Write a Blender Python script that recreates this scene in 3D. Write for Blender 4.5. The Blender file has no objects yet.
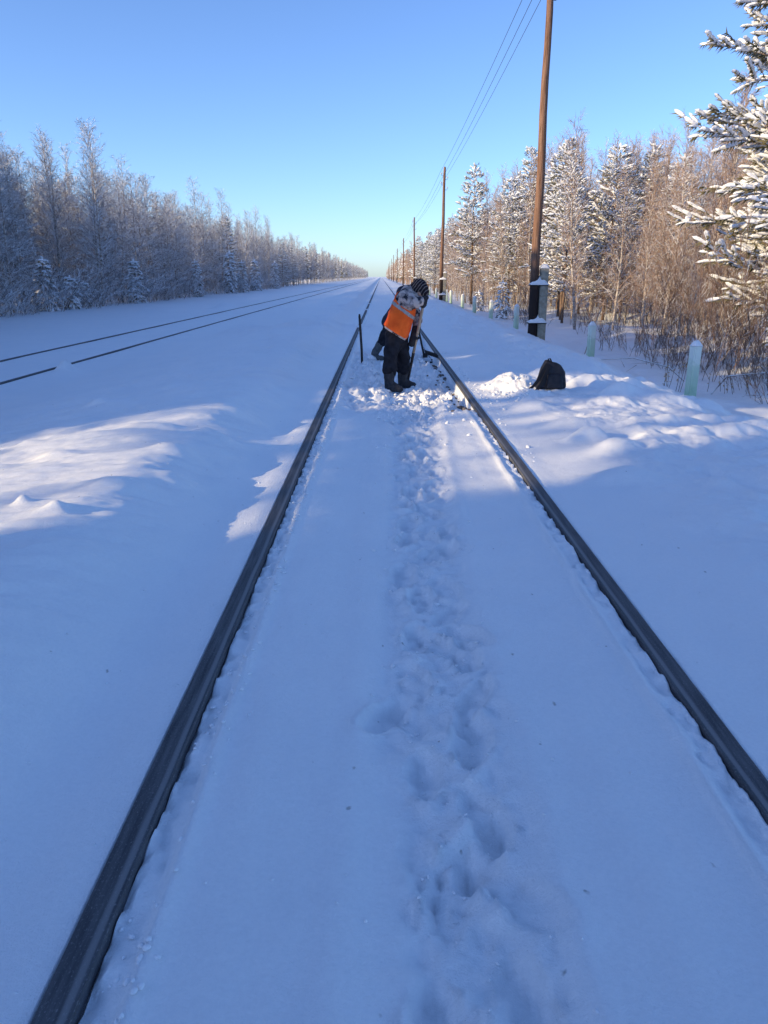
import bpy, bmesh, math, random
import numpy as np
from mathutils import Vector, Matrix, noise as mnoise

SC = bpy.context.scene
COL = SC.collection
R = math.radians
rng = random.Random(7)

# ------------------------------------------------------------------ camera
CAM_H = 1.29                       # height above the rail tops (z = 0)
cam_d = bpy.data.cameras.new('camera')
cam = bpy.data.objects.new('camera', cam_d)
COL.objects.link(cam)
cam.location = (0, 0, CAM_H)
cam.rotation_euler = (R(90 - 17), 0, R(-0.21))
cam_d.sensor_fit = 'HORIZONTAL'
cam_d.sensor_width = 36
cam_d.lens = 36 * 770 / 768
cam_d.clip_start = 0.05
cam_d.clip_end = 8000
SC.camera = cam

# ------------------------------------------------------------------ sky, sun, exposure
SUN_AZ = R(24)                     # the light travels to +X and this much towards +Y
SUN_EL = R(16)
SKY_STRENGTH = 0.15
SUN_STRENGTH = 3.2
EXPOSURE = 0.88
T = (math.cos(SUN_AZ), math.sin(SUN_AZ))
world = bpy.data.worlds.new('World')
SC.world = world
world.use_nodes = True
wn = world.node_tree
for n in list(wn.nodes):
    wn.nodes.remove(n)
w_out = wn.nodes.new('ShaderNodeOutputWorld')
w_bg = wn.nodes.new('ShaderNodeBackground')
w_sky = wn.nodes.new('ShaderNodeTexSky')
w_sky.sky_type = 'NISHITA'
w_sky.sun_disc = False
w_sky.sun_elevation = SUN_EL
w_sky.sun_rotation = math.atan2(-T[0], -T[1])
w_sky.altitude = 100
w_sky.air_density = 0.8
w_sky.dust_density = 0.52
w_sky.ozone_density = 3.5
w_hs = wn.nodes.new('ShaderNodeHueSaturation')
w_hs.inputs['Hue'].default_value = 0.503
w_hs.inputs['Saturation'].default_value = 1.0
w_bg.inputs['Strength'].default_value = SKY_STRENGTH
wn.links.new(w_sky.outputs[0], w_hs.inputs['Color'])
w_wb = wn.nodes.new('ShaderNodeMix')          # the camera's cool white balance
w_wb.data_type = 'RGBA'
w_wb.blend_type = 'MULTIPLY'
w_wb.inputs[0].default_value = 1
w_wb.inputs[7].default_value = (0.815, 0.875, 1.0, 1)
wn.links.new(w_hs.outputs[0], w_wb.inputs[6])
wn.links.new(w_wb.outputs[2], w_bg.inputs['Color'])
wn.links.new(w_bg.outputs[0], w_out.inputs['Surface'])

sun_d = bpy.data.lights.new('sun', 'SUN')
sun_d.energy = SUN_STRENGTH
sun_d.angle = R(0.5)
sun_d.color = (1.0, 0.77, 0.44)
sun = bpy.data.objects.new('sun', sun_d)
COL.objects.link(sun)
sun.location = (-40, -18, 12)
sun.rotation_euler = Vector((-T[0] * math.cos(SUN_EL), -T[1] * math.cos(SUN_EL), math.sin(SUN_EL))).to_track_quat('Z', 'Y').to_euler()

SC.view_settings.view_transform = 'Standard'
SC.view_settings.look = 'None'
SC.view_settings.gamma = 1
SC.view_settings.exposure = EXPOSURE
SC.view_settings.use_curve_mapping = False
SC.cycles.max_bounces = 5
SC.cycles.diffuse_bounces = 3
SC.cycles.glossy_bounces = 2

# ------------------------------------------------------------------ materials
def mat(name, col, rough=0.8, metal=0.0, spec=0.3):
    m = bpy.data.materials.new(name)
    m.use_nodes = True
    b = m.node_tree.nodes['Principled BSDF']
    b.inputs['Base Color'].default_value = (*col, 1)
    b.inputs['Roughness'].default_value = rough
    b.inputs['Metallic'].default_value = metal
    b.inputs['Specular IOR Level'].default_value = spec
    return m, m.node_tree, b

def nd(nt, kind, **kw):
    n = nt.nodes.new(kind)
    for k, v in kw.items():
        if k in n.inputs:
            n.inputs[k].default_value = v
        else:
            setattr(n, k, v)
    return n

def ramp(nt, src, stops):
    r = nt.nodes.new('ShaderNodeValToRGB')
    el = r.color_ramp.elements
    while len(el) < len(stops):
        el.new(0.5)
    for e, (p, c) in zip(el, stops):
        e.position = p
        e.color = (*c, 1) if len(c) == 3 else c
    nt.links.new(src, r.inputs[0])
    return r

def objcoord(nt, scale=(1, 1, 1)):
    tc = nt.nodes.new('ShaderNodeTexCoord')
    mp = nt.nodes.new('ShaderNodeMapping')
    mp.inputs['Scale'].default_value = scale
    nt.links.new(tc.outputs['Object'], mp.inputs['Vector'])
    return mp.outputs[0]

def noise_tex(nt, vec, scale, detail=4, rough=0.55):
    n = nd(nt, 'ShaderNodeTexNoise', Scale=scale, Detail=detail, Roughness=rough)
    nt.links.new(vec, n.inputs['Vector'])
    return n

def bump(nt, b, height, strength, dist):
    bp = nd(nt, 'ShaderNodeBump', Strength=strength, Distance=dist)
    nt.links.new(height, bp.inputs['Height'])
    nt.links.new(bp.outputs[0], b.inputs['Normal'])
    return bp

SNOW = (0.86, 0.87, 0.89)

def make_snow_ground():
    m, nt, b = mat('snow_ground', SNOW, 0.5, 0, 0.5)
    v = objcoord(nt)
    # small dark litter specks blown over the snow
    vo = nd(nt, 'ShaderNodeTexVoronoi', Scale=11.0, Randomness=1.0)
    mp = nd(nt, 'ShaderNodeMapping')
    mp.inputs['Scale'].default_value = (1.0, 0.62, 1.0)
    nt.links.new(v, mp.inputs[0])
    n1 = noise_tex(nt, v, 30, 2)
    mixv = nd(nt, 'ShaderNodeMix', data_type='VECTOR')
    mixv.inputs[0].default_value = 0.03
    nt.links.new(mp.outputs[0], mixv.inputs[4])
    nt.links.new(n1.outputs['Color'], mixv.inputs[5])
    nt.links.new(mixv.outputs[1], vo.inputs['Vector'])
    sp = ramp(nt, vo.outputs['Distance'], [(0.03, (1, 1, 1)), (0.075, (0, 0, 0))])
    pick = nd(nt, 'ShaderNodeSeparateColor')
    nt.links.new(vo.outputs['Color'], pick.inputs[0])
    pk = ramp(nt, pick.outputs[0], [(0.30, (1, 1, 1)), (0.42, (0, 0, 0))])
    mul = nd(nt, 'ShaderNodeMath', operation='MULTIPLY')
    nt.links.new(sp.outputs[0], mul.inputs[0])
    nt.links.new(pk.outputs[0], mul.inputs[1])
    mul2 = nd(nt, 'ShaderNodeMath', operation='MULTIPLY')
    nt.links.new(mul.outputs[0], mul2.inputs[0])
    mul2.inputs[1].default_value = 0.55
    # faint tonal variety of older and fresher snow
    n2 = noise_tex(nt, v, 1.6, 5)
    tone = ramp(nt, n2.outputs[0], [(0.3, (0.88, 0.905, 0.93)), (0.7, (0.935, 0.945, 0.955))])
    n6 = noise_tex(nt, v, 70, 4, 0.7)
    grain = ramp(nt, n6.outputs[0], [(0.3, (0.945, 0.95, 0.955)), (0.62, (1, 1, 1))])
    mg = nd(nt, 'ShaderNodeMix', data_type='RGBA', blend_type='MULTIPLY')
    mg.inputs[0].default_value = 1
    nt.links.new(tone.outputs[0], mg.inputs[6])
    nt.links.new(grain.outputs[0], mg.inputs[7])
    mc = nd(nt, 'ShaderNodeMix', data_type='RGBA')
    nt.links.new(mul2.outputs[0], mc.inputs[0])
    nt.links.new(mg.outputs[2], mc.inputs[6])
    mc.inputs[7].default_value = (0.10, 0.09, 0.075, 1)
    nt.links.new(mc.outputs[2], b.inputs['Base Color'])
    n3 = noise_tex(nt, v, 120, 6, 0.72)
    n4 = noise_tex(nt, v, 9, 4, 0.5)
    ad = nd(nt, 'ShaderNodeMath', operation='MULTIPLY_ADD')
    nt.links.new(n4.outputs[0], ad.inputs[0])
    ad.inputs[1].default_value = 1.2
    nt.links.new(n3.outputs[0], ad.inputs[2])
    bump(nt, b, ad.outputs[0], 0.6, 0.011)
    return m

def make_snow(name='snow_cover', bs=40, bd=0.01):
    m, nt, b = mat(name, SNOW, 0.6, 0, 0.25)
    v = objcoord(nt)
    n = noise_tex(nt, v, bs, 4)
    bump(nt, b, n.outputs[0], 0.5, bd)
    return m

def make_twig(name, c1, c2, lo, hi, frost=SNOW):
    """twig bark with the snow that lies on its upper side"""
    m, nt, b = mat(name, c1, 0.85, 0, 0.1)
    v = objcoord(nt)
    n = noise_tex(nt, v, 1.2, 2)
    cr = ramp(nt, n.outputs[0], [(0.35, c1), (0.65, c2)])
    g = nd(nt, 'ShaderNodeNewGeometry')
    sx = nd(nt, 'ShaderNodeSeparateXYZ')
    nt.links.new(g.outputs['True Normal'], sx.inputs[0])
    n2 = noise_tex(nt, v, 4.5, 2)
    ad = nd(nt, 'ShaderNodeMath', operation='MULTIPLY_ADD')
    nt.links.new(n2.outputs[0], ad.inputs[0])
    ad.inputs[1].default_value = 0.9
    nt.links.new(sx.outputs[2], ad.inputs[2])
    rr = ramp(nt, ad.outputs[0], [(lo, (0, 0, 0)), (hi, (1, 1, 1))])
    mc = nd(nt, 'ShaderNodeMix', data_type='RGBA')
    nt.links.new(rr.outputs[0], mc.inputs[0])
    nt.links.new(cr.outputs[0], mc.inputs[6])
    mc.inputs[7].default_value = (*frost, 1)
    nt.links.new(mc.outputs[2], b.inputs['Base Color'])
    return m

def make_birch_bark():
    m, nt, b = mat('birch_bark', (0.45, 0.42, 0.38), 0.8, 0, 0.2)
    v = objcoord(nt, (1, 1, 5))
    n = noise_tex(nt, v, 2.2, 4)
    cr = ramp(nt, n.outputs[0], [(0.35, (0.12, 0.09, 0.07)), (0.48, (0.42, 0.36, 0.31)), (0.7, (0.58, 0.54, 0.49))])
    nt.links.new(cr.outputs[0], b.inputs['Base Color'])
    return m

def make_pine_bark():
    m, nt, b = mat('pine_bark', (0.25, 0.13, 0.07), 0.9, 0, 0.1)
    v = objcoord(nt, (3, 3, 0.8))
    n = noise_tex(nt, v, 4, 5)
    cr = ramp(nt, n.outputs[0], [(0.35, (0.09, 0.065, 0.05)), (0.65, (0.27, 0.18, 0.125))])
    nt.links.new(cr.outputs[0], b.inputs['Base Color'])
    bump(nt, b, n.outputs[0], 0.7, 0.02)
    return m

def make_needles():
    m, nt, b = mat('pine_needles', (0.06, 0.08, 0.04), 0.7, 0, 0.2)
    v = objcoord(nt)
    n = noise_tex(nt, v, 3, 3)
    cr = ramp(nt, n.outputs[0], [(0.3, (0.09, 0.085, 0.045)), (0.7, (0.20, 0.175, 0.10))])
    nt.links.new(cr.outputs[0], b.inputs['Base Color'])
    return m

def make_pole_wood():
    m, nt, b = mat('pole_wood', (0.2, 0.1, 0.06), 0.85, 0, 0.15)
    v = objcoord(nt, (14, 14, 0.5))
    n = noise_tex(nt, v, 3, 6, 0.6)
    cr = ramp(nt, n.outputs[0], [(0.3, (0.11, 0.06, 0.04)), (0.5, (0.24, 0.135, 0.09)), (0.75, (0.36, 0.235, 0.17))])
    # shade on the lower pole, painted into the wood colour
    v2 = objcoord(nt)
    sx = nd(nt, 'ShaderNodeSeparateXYZ')
    nt.links.new(v2, sx.inputs[0])
    n2 = noise_tex(nt, v2, 5, 2)
    ad = nd(nt, 'ShaderNodeMath', operation='MULTIPLY_ADD')
    nt.links.new(n2.outputs[0], ad.inputs[0])
    ad.inputs[1].default_value = 0.6
    nt.links.new(sx.outputs[2], ad.inputs[2])
    mr = nd(nt, 'ShaderNodeMapRange')
    mr.inputs[1].default_value = 1.5
    mr.inputs[2].default_value = 2.3
    nt.links.new(ad.outputs[0], mr.inputs[0])
    nc_ = noise_tex(nt, objcoord(nt, (30, 30, 0.7)), 3, 3, 0.5)
    ck_ = ramp(nt, nc_.outputs[0], [(0.36, (1, 1, 1)), (0.42, (0, 0, 0))])
    mk = nd(nt, 'ShaderNodeMix', data_type='RGBA')
    nt.links.new(ck_.outputs[0], mk.inputs[0])
    nt.links.new(cr.outputs[0], mk.inputs[6])
    mk.inputs[7].default_value = (0.06, 0.035, 0.025, 1)
    mc = nd(nt, 'ShaderNodeMix', data_type='RGBA')
    nt.links.new(mr.outputs[0], mc.inputs[0])
    mc.inputs[6].default_value = (0.035, 0.026, 0.024, 1)
    nt.links.new(mk.outputs[2], mc.inputs[7])
    nt.links.new(mc.outputs[2], b.inputs['Base Color'])
    bump(nt, b, n.outputs[0], 0.6, 0.01)
    return m

def make_noisy(name, c1, c2, scale, rough=0.85, metal=0.0, stretch=(1, 1, 1), bs=0.4, bd=0.004, spec=0.2, p=(0.35, 0.65)):
    m, nt, b = mat(name, c1, rough, metal, spec)
    v = objcoord(nt, stretch)
    n = noise_tex(nt, v, scale, 5)
    cr = ramp(nt, n.outputs[0], [(p[0], c1), (p[1], c2)])
    nt.links.new(cr.outputs[0], b.inputs['Base Color'])
    if bs:
        bump(nt, b, n.outputs[0], bs, bd)
    return m

def make_camo():
    m, nt, b = mat('camouflage_cloth', (0.3, 0.27, 0.25), 0.9, 0, 0.1)
    v = objcoord(nt)
    n = noise_tex(nt, v, 12, 4, 0.5)
    cr = ramp(nt, n.outputs[0], [(0.0, (0.03, 0.03, 0.04)), (0.42, (0.035, 0.035, 0.045)), (0.45, (0.26, 0.22, 0.22)),
                                 (0.52, (0.30, 0.27, 0.27)), (0.55, (0.54, 0.45, 0.42))])
    nt.links.new(cr.outputs[0], b.inputs['Base Color'])
    return m

def make_striped():
    m, nt, b = mat('striped_knit', (0.05, 0.05, 0.05), 0.95, 0, 0.05)
    tc = nt.nodes.new('ShaderNodeTexCoord')
    mp = nt.nodes.new('ShaderNodeMapping')
    mp.inputs['Rotation'].default_value = (0, R(-38), R(20))
    nt.links.new(tc.outputs['Object'], mp.inputs[0])
    w = nd(nt, 'ShaderNodeTexWave', Scale=10.0, Distortion=2.2, wave_type='BANDS', bands_direction='X')
    w.inputs['Detail Scale'].default_value = 3
    nt.links.new(mp.outputs[0], w.inputs['Vector'])
    cr = ramp(nt, w.outputs['Fac'], [(0.70, (0.022, 0.018, 0.024)), (0.88, (0.17, 0.15, 0.145))])
    nt.links.new(cr.outputs[0], b.inputs['Base Color'])
    return m

def make_post_paint():
    m, nt, b = mat('mint_paint', (0.45, 0.66, 0.58), 0.95, 0, 0.08)
    v = objcoord(nt)
    sx = nd(nt, 'ShaderNodeSeparateXYZ')
    nt.links.new(v, sx.inputs[0])
    n = noise_tex(nt, v, 9, 4)
    ad = nd(nt, 'ShaderNodeMath', operation='MULTIPLY_ADD')
    nt.links.new(n.outputs[0], ad.inputs[0])
    ad.inputs[1].default_value = 0.7
    nt.links.new(sx.outputs[2], ad.inputs[2])
    cr = ramp(nt, ad.outputs[0], [(0.25, (0.36, 0.55, 0.38)), (0.45, (0.47, 0.63, 0.47)), (0.9, (0.60, 0.70, 0.58)), (1.0, (0.74, 0.80, 0.72))])
    nt.links.new(cr.outputs[0], b.inputs['Base Color'])
    return m

def make_rail_steel():
    m, nt, b = mat('rail_steel', (0.07, 0.07, 0.075), 0.7, 0.25, 0.3)
    v = objcoord(nt, (1, 0.06, 1))
    n = noise_tex(nt, v, 60, 5)
    cr = ramp(nt, n.outputs[0], [(0.3, (0.05, 0.052, 0.06)), (0.7, (0.13, 0.132, 0.14))])
    sx = nd(nt, 'ShaderNodeSeparateXYZ')
    nt.links.new(objcoord(nt), sx.inputs[0])
    # running band worn by the wheels along the head
    n5 = noise_tex(nt, objcoord(nt, (1, 0.4, 1)), 3, 2)
    ad = nd(nt, 'ShaderNodeMath', operation='MULTIPLY_ADD')
    nt.links.new(n5.outputs[0], ad.inputs[0])
    ad.inputs[1].default_value = 0.012
    nt.links.new(sx.outputs[0], ad.inputs[2])
    rr = ramp(nt, ad.outputs[0], [(0.015, (0, 0, 0)), (0.021, (1, 1, 1)), (0.031, (1, 1, 1)), (0.034, (0, 0, 0))])
    mc = nd(nt, 'ShaderNodeMix', data_type='RGBA')
    nt.links.new(rr.outputs[0], mc.inputs[0])
    nt.links.new(cr.outputs[0], mc.inputs[6])
    mc.inputs[7].default_value = (0.21, 0.21, 0.215, 1)
    nf = noise_tex(nt, objcoord(nt, (1, 0.5, 1)), 240, 4, 0.7)
    fr_ = ramp(nt, nf.outputs[0], [(0.56, (0, 0, 0)), (0.75, (0.5, 0.5, 0.5))])
    mf = nd(nt, 'ShaderNodeMix', data_type='RGBA')
    nt.links.new(fr_.outputs[0], mf.inputs[0])
    nt.links.new(mc.outputs[2], mf.inputs[6])
    mf.inputs[7].default_value = (0.42, 0.43, 0.45, 1)
    mc = mf
    # rust on the web and foot
    mr = nd(nt, 'ShaderNodeMapRange')
    mr.inputs[1].default_value = -0.045
    mr.inputs[2].default_value = -0.03
    nt.links.new(sx.outputs[2], mr.inputs[0])
    m2 = nd(nt, 'ShaderNodeMix', data_type='RGBA')
    nt.links.new(mr.outputs[0], m2.inputs[0])
    m2.inputs[6].default_value = (0.09, 0.05, 0.032, 1)
    nt.links.new(mc.outputs[2], m2.inputs[7])
    nt.links.new(m2.outputs[2], b.inputs['Base Color'])
    bump(nt, b, n.outputs[0], 0.3, 0.002)
    return m

M_ground = make_snow_ground()
M_snow = make_snow()
M_clod = make_snow('snow_clod', 25, 0.02)
M_clod.node_tree.nodes['Principled BSDF'].inputs['Specular IOR Level'].default_value = 0.02
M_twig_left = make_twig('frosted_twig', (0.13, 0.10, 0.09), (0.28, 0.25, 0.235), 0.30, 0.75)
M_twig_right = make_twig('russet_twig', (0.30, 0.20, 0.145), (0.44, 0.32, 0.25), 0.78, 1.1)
M_twig_brush = make_twig('brush_twig', (0.11, 0.075, 0.06), (0.24, 0.165, 0.13), 0.80, 1.1)
M_birch = make_birch_bark()
M_pine = make_pine_bark()
M_needle = make_needles()
M_pole = make_pole_wood()
M_concrete = make_noisy('weathered_concrete', (0.26, 0.24, 0.19), (0.40, 0.37, 0.30), 14)
M_steel = make_rail_steel()
M_iron = make_noisy('dark_iron', (0.03, 0.03, 0.033), (0.07, 0.06, 0.055), 20, 0.6, 0.5)
M_wire = mat('wire_metal', (0.07, 0.07, 0.075), 0.5, 0.5)[0]
M_glass = mat('insulator_porcelain', (0.55, 0.55, 0.52), 0.3, 0)[0]
M_mint = make_post_paint()
M_orange = make_noisy('orange_vest_cloth', (0.86, 0.098, 0.012), (0.98, 0.150, 0.02), 10, 0.75, 0, (1, 1, 1), 0.25, 0.01)
M_reflect = make_noisy('reflective_tape', (0.32, 0.31, 0.31), (0.42, 0.41, 0.40), 30, 0.5, 0.2, bs=0)
M_camo = make_camo()
M_trouser = make_noisy('black_trouser_cloth', (0.009, 0.010, 0.015), (0.024, 0.025, 0.034), 12, 0.9, 0, bs=0.5, bd=0.015)
M_navy = make_noisy('navy_cloth', (0.02, 0.026, 0.045), (0.035, 0.042, 0.07), 10, 0.9, 0, bs=0.5, bd=0.015)
M_boot = make_noisy('felt_boot', (0.03, 0.032, 0.038), (0.055, 0.057, 0.065), 25, 0.9)
M_bootgrey = make_noisy('grey_felt', (0.075, 0.08, 0.085), (0.12, 0.125, 0.13), 25, 0.9)
M_rubber = mat('dark_rubber', (0.02, 0.02, 0.022), 0.6)[0]
M_glove = make_noisy('dark_glove', (0.022, 0.022, 0.027), (0.045, 0.043, 0.047), 30, 0.9)
M_skin = mat('skin', (0.55, 0.32, 0.24), 0.55)[0]
M_eye = mat('eye_white', (0.7, 0.7, 0.7), 0.3)[0]
M_hat = make_striped()
M_shaft = make_noisy('worn_ash_wood', (0.36, 0.27, 0.19), (0.52, 0.42, 0.32), 8, 0.7, 0, (8, 8, 1))
M_bag = make_noisy('black_nylon', (0.010, 0.011, 0.018), (0.022, 0.023, 0.032), 14, 0.65, 0, bs=0.5, bd=0.012, spec=0.35)
M_strap = mat('black_webbing', (0.012, 0.012, 0.016), 0.7)[0]
M_sleeper = make_noisy('sleeper_timber', (0.06, 0.04, 0.028), (0.13, 0.09, 0.06), 6, 0.9, 0, (1, 6, 6))
M_stone = make_noisy('ballast_stone', (0.10, 0.085, 0.075), (0.24, 0.20, 0.17), 9, 0.9)
M_dry = make_noisy('dry_leaf', (0.40, 0.26, 0.13), (0.55, 0.40, 0.24), 9, 0.8, bs=0)

# ------------------------------------------------------------------ object helpers
class MB:
    """collects vertices and faces for one mesh"""
    def __init__(s):
        s.v, s.f, s.m = [], [], []
    def tube(s, pts, rad, sides=3, mi=0, cap=True, twist=0.0):
        n0 = len(s.v)
        k = len(pts)
        for i in range(k):
            p = pts[i]
            a = pts[max(i - 1, 0)]
            b = pts[min(i + 1, k - 1)]
            d = Vector((b[0] - a[0], b[1] - a[1], b[2] - a[2]))
            if d.length < 1e-9:
                d = Vector((0, 0, 1))
            d.normalize()
            ref = Vector((0, 0, 1)) if abs(d.z) < 0.9 else Vector((1, 0, 0))
            x = d.cross(ref).normalized()
            y = x.cross(d)
            for j in range(sides):
                t = twist + 2 * math.pi * j / sides
                c, q = math.cos(t) * rad[i], math.sin(t) * rad[i]
                s.v.append((p[0] + x.x * c + y.x * q, p[1] + x.y * c + y.y * q, p[2] + x.z * c + y.z * q))
        for i in range(k - 1):
            for j in range(sides):
                a = n0 + i * sides + j
                b = n0 + i * sides + (j + 1) % sides
                s.f.append((a, b, b + sides, a + sides))
                s.m.append(mi)
        if cap:
            s.f.append(tuple(n0 + j for j in reversed(range(sides))))
            s.f.append(tuple(n0 + (k - 1) * sides + j for j in range(sides)))
            s.m += [mi, mi]
    def lump(s, c, ax, rl, rw, rh, mi=0, rnd=rng, sides=6, jag=0.25, segs=(0.35, 0.75)):
        """rounded elongated lump along ax, flat below"""
        ax = Vector(ax).normalized()
        up = Vector((0, 0, 1))
        sd = ax.cross(up)
        if sd.length < 1e-4:
            sd = Vector((1, 0, 0))
        sd.normalize()
        u2 = sd.cross(ax)
        n0 = len(s.v)
        C = Vector(c)
        s.v.append(tuple(C - ax * rl))
        st = [(-0.72, 0.72), (-0.1, 1.0), (0.62, 0.8)]
        for (t, w) in st:
            for j in range(sides):
                a = 2 * math.pi * j / sides
                k = w * (1 + rnd.uniform(-jag, jag))
                h = math.sin(a) * rh * k
                if h < 0:
                    h *= 0.55
                s.v.append(tuple(C + ax * (t * rl) + sd * (math.cos(a) * rw * k) + u2 * h))
        s.v.append(tuple(C + ax * rl))
        e = len(s.v) - 1
        for j in range(sides):
            j2 = (j + 1) % sides
            s.f.append((n0, n0 + 1 + j2, n0 + 1 + j))
            s.m.append(mi)
            for q in range(2):
                a0 = n0 + 1 + q * sides
                s.f.append((a0 + j, a0 + j2, a0 + sides + j2, a0 + sides + j))
                s.m.append(mi)
            a0 = n0 + 1 + 2 * sides
            s.f.append((e, a0 + j, a0 + j2))
            s.m.append(mi)
    def spike(s, p, q, r, mi=0):
        """three-sided needle spray"""
        P, Q = Vector(p), Vector(q)
        d = (Q - P)
        x = d.cross(Vector((0.3, 0.2, 1)))
        if x.length < 1e-6:
            x = Vector((1, 0, 0))
        x.normalize()
        y = x.cross(d).normalized()
        n0 = len(s.v)
        for j in range(3):
            a = 2.094 * j
            s.v.append(tuple(P + x * (math.cos(a) * r) + y * (math.sin(a) * r)))
        s.v.append(tuple(Q))
        for j in range(3):
            s.f.append((n0 + j, n0 + (j + 1) % 3, n0 + 3))
            s.m.append(mi)
    def box(s, lo, hi, mi=0):
        n0 = len(s.v)
        for x in (lo[0], hi[0]):
            for y in (lo[1], hi[1]):
                for z in (lo[2], hi[2]):
                    s.v.append((x, y, z))
        for q in ((0, 1, 3, 2), (4, 6, 7, 5), (0, 4, 5, 1), (2, 3, 7, 6), (0, 2, 6, 4), (1, 5, 7, 3)):
            s.f.append(tuple(n0 + i for i in q))
            s.m.append(mi)
    def mesh(s, name, mats, smooth=False):
        me = bpy.data.meshes.new(name)
        me.from_pydata(s.v, [], s.f)
        for m in mats:
            me.materials.append(m)
        if len(mats) > 1:
            me.polygons.foreach_set('material_index', s.m)
        me.polygons.foreach_set('use_smooth', [smooth] * len(s.f))
        me.update()
        return me

def link(name, data, parent=None, loc=None):
    o = bpy.data.objects.new(name, data)
    COL.objects.link(o)
    if parent is not None:
        o.parent = parent
    if loc is not None:
        o.location = loc
    return o

def tag(o, label=None, cat=None, group=None, kind=None):
    if label: o['label'] = label
    if cat: o['category'] = cat
    if group: o['group'] = group
    if kind: o['kind'] = kind
    return o

def empty(name, loc, label, cat, group=None):
    o = link(name, None, None, loc)
    o.empty_display_size = 0.2
    return tag(o, label, cat, group)

def copy_tree(o, parent=None):
    c = o.copy()
    COL.objects.link(c)
    if parent is not None:
        c.parent = parent
    for ch in list(o.children):
        copy_tree(ch, c)
    return c

# ------------------------------------------------------------------ terrain
NR = np.random.RandomState(11)
TAB = NR.rand(256, 256)

def vnoise(x, y):
    xi = np.floor(x).astype(int)
    yi = np.floor(y).astype(int)
    fx = x - xi
    fy = y - yi
    fx = fx * fx * fx * (fx * (fx * 6 - 15) + 10)
    fy = fy * fy * fy * (fy * (fy * 6 - 15) + 10)
    a = TAB[xi & 255, yi & 255]
    b = TAB[(xi + 1) & 255, yi & 255]
    c = TAB[xi & 255, (yi + 1) & 255]
    d = TAB[(xi + 1) & 255, (yi + 1) & 255]
    return (a + (b - a) * fx) * (1 - fy) + (c + (d - c) * fx) * fy - 0.5

def fbm(x, y, o=4, g=0.5):
    s = 0
    a = 1.0
    for i in range(o):
        s = s + a * vnoise(x + 17.3 * i, y + 9.1 * i)
        x = x * 2.03
        y = y * 2.03
        a *= g
    return s

def sstep(a, b, x):
    t = np.clip((x - a) / (b - a), 0, 1)
    return t * t * (3 - 2 * t)

PX = [-2000, -60, -25, -18, -9, -7.66, -6.07, -5, -3.8, -2.9, -2.2, -1.8, -1.42, -1.15, -0.92, -0.7, 0.2, 1.0, 1.3, 1.8, 2.5, 3.1, 4.0, 5.0, 6.5, 9, 30, 2000]
PZ = [-0.2, -0.3, -0.42, -0.42, -0.36, -0.35, -0.35, -0.33, -0.14, 0.03, 0.13, 0.165, 0.17, 0.04, -0.045, -0.02, -0.03, -0.01, -0.02, 0.02, 0.05, 0.04, -0.22, -0.62, -0.72, -0.6, -0.4, -0.2]
_tx = np.arange(-70, 70, 0.02)
_tz = np.interp(_tx, PX, PZ)
_k = np.exp(-0.5 * (np.arange(-30, 31) * 0.02 / 0.10) ** 2)
_tz = np.convolve(np.pad(_tz, 30, mode='edge'), _k / _k.sum(), mode='valid')

RAIL_L, RAIL_R = -0.600, 1.000
R2_NEAR, R2_FAR, R2_Z = -6.07, -7.67, -0.328

# trodden path, with boot prints going both ways
FP = []
fr = random.Random(5)
yy = 0.7
while yy < 9.4:
    for side in (-1, 1):
        xc = np.interp(yy, [0.7, 1.1, 3, 7.7, 10], [0.19, 0.195, 0.205, 0.33, 0.42])
        FP.append((xc + side * 0.085 + fr.gauss(0, 0.035), yy + side * 0.1 + fr.uniform(-0.08, 0.08), fr.gauss(0, 0.25), fr.uniform(0.018, 0.042) * (0.68 if yy < 3.2 else 0.9), fr.uniform(0.85, 1.15)))
    if fr.random() < 0.7:
        FP.append((xc + fr.gauss(0, 0.11), yy + fr.uniform(-0.2, 0.2), fr.gauss(0, 0.4), fr.uniform(0.012, 0.035), fr.uniform(0.8, 1.1)))
    yy += fr.uniform(0.26, 0.40)
for i in range(45):      # trampling round the workers
    FP.append((fr.uniform(-0.45, 0.75), fr.uniform(8.6, 14.5), fr.uniform(-3, 3), fr.uniform(0.015, 0.05), fr.uniform(0.9, 1.2)))

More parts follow.
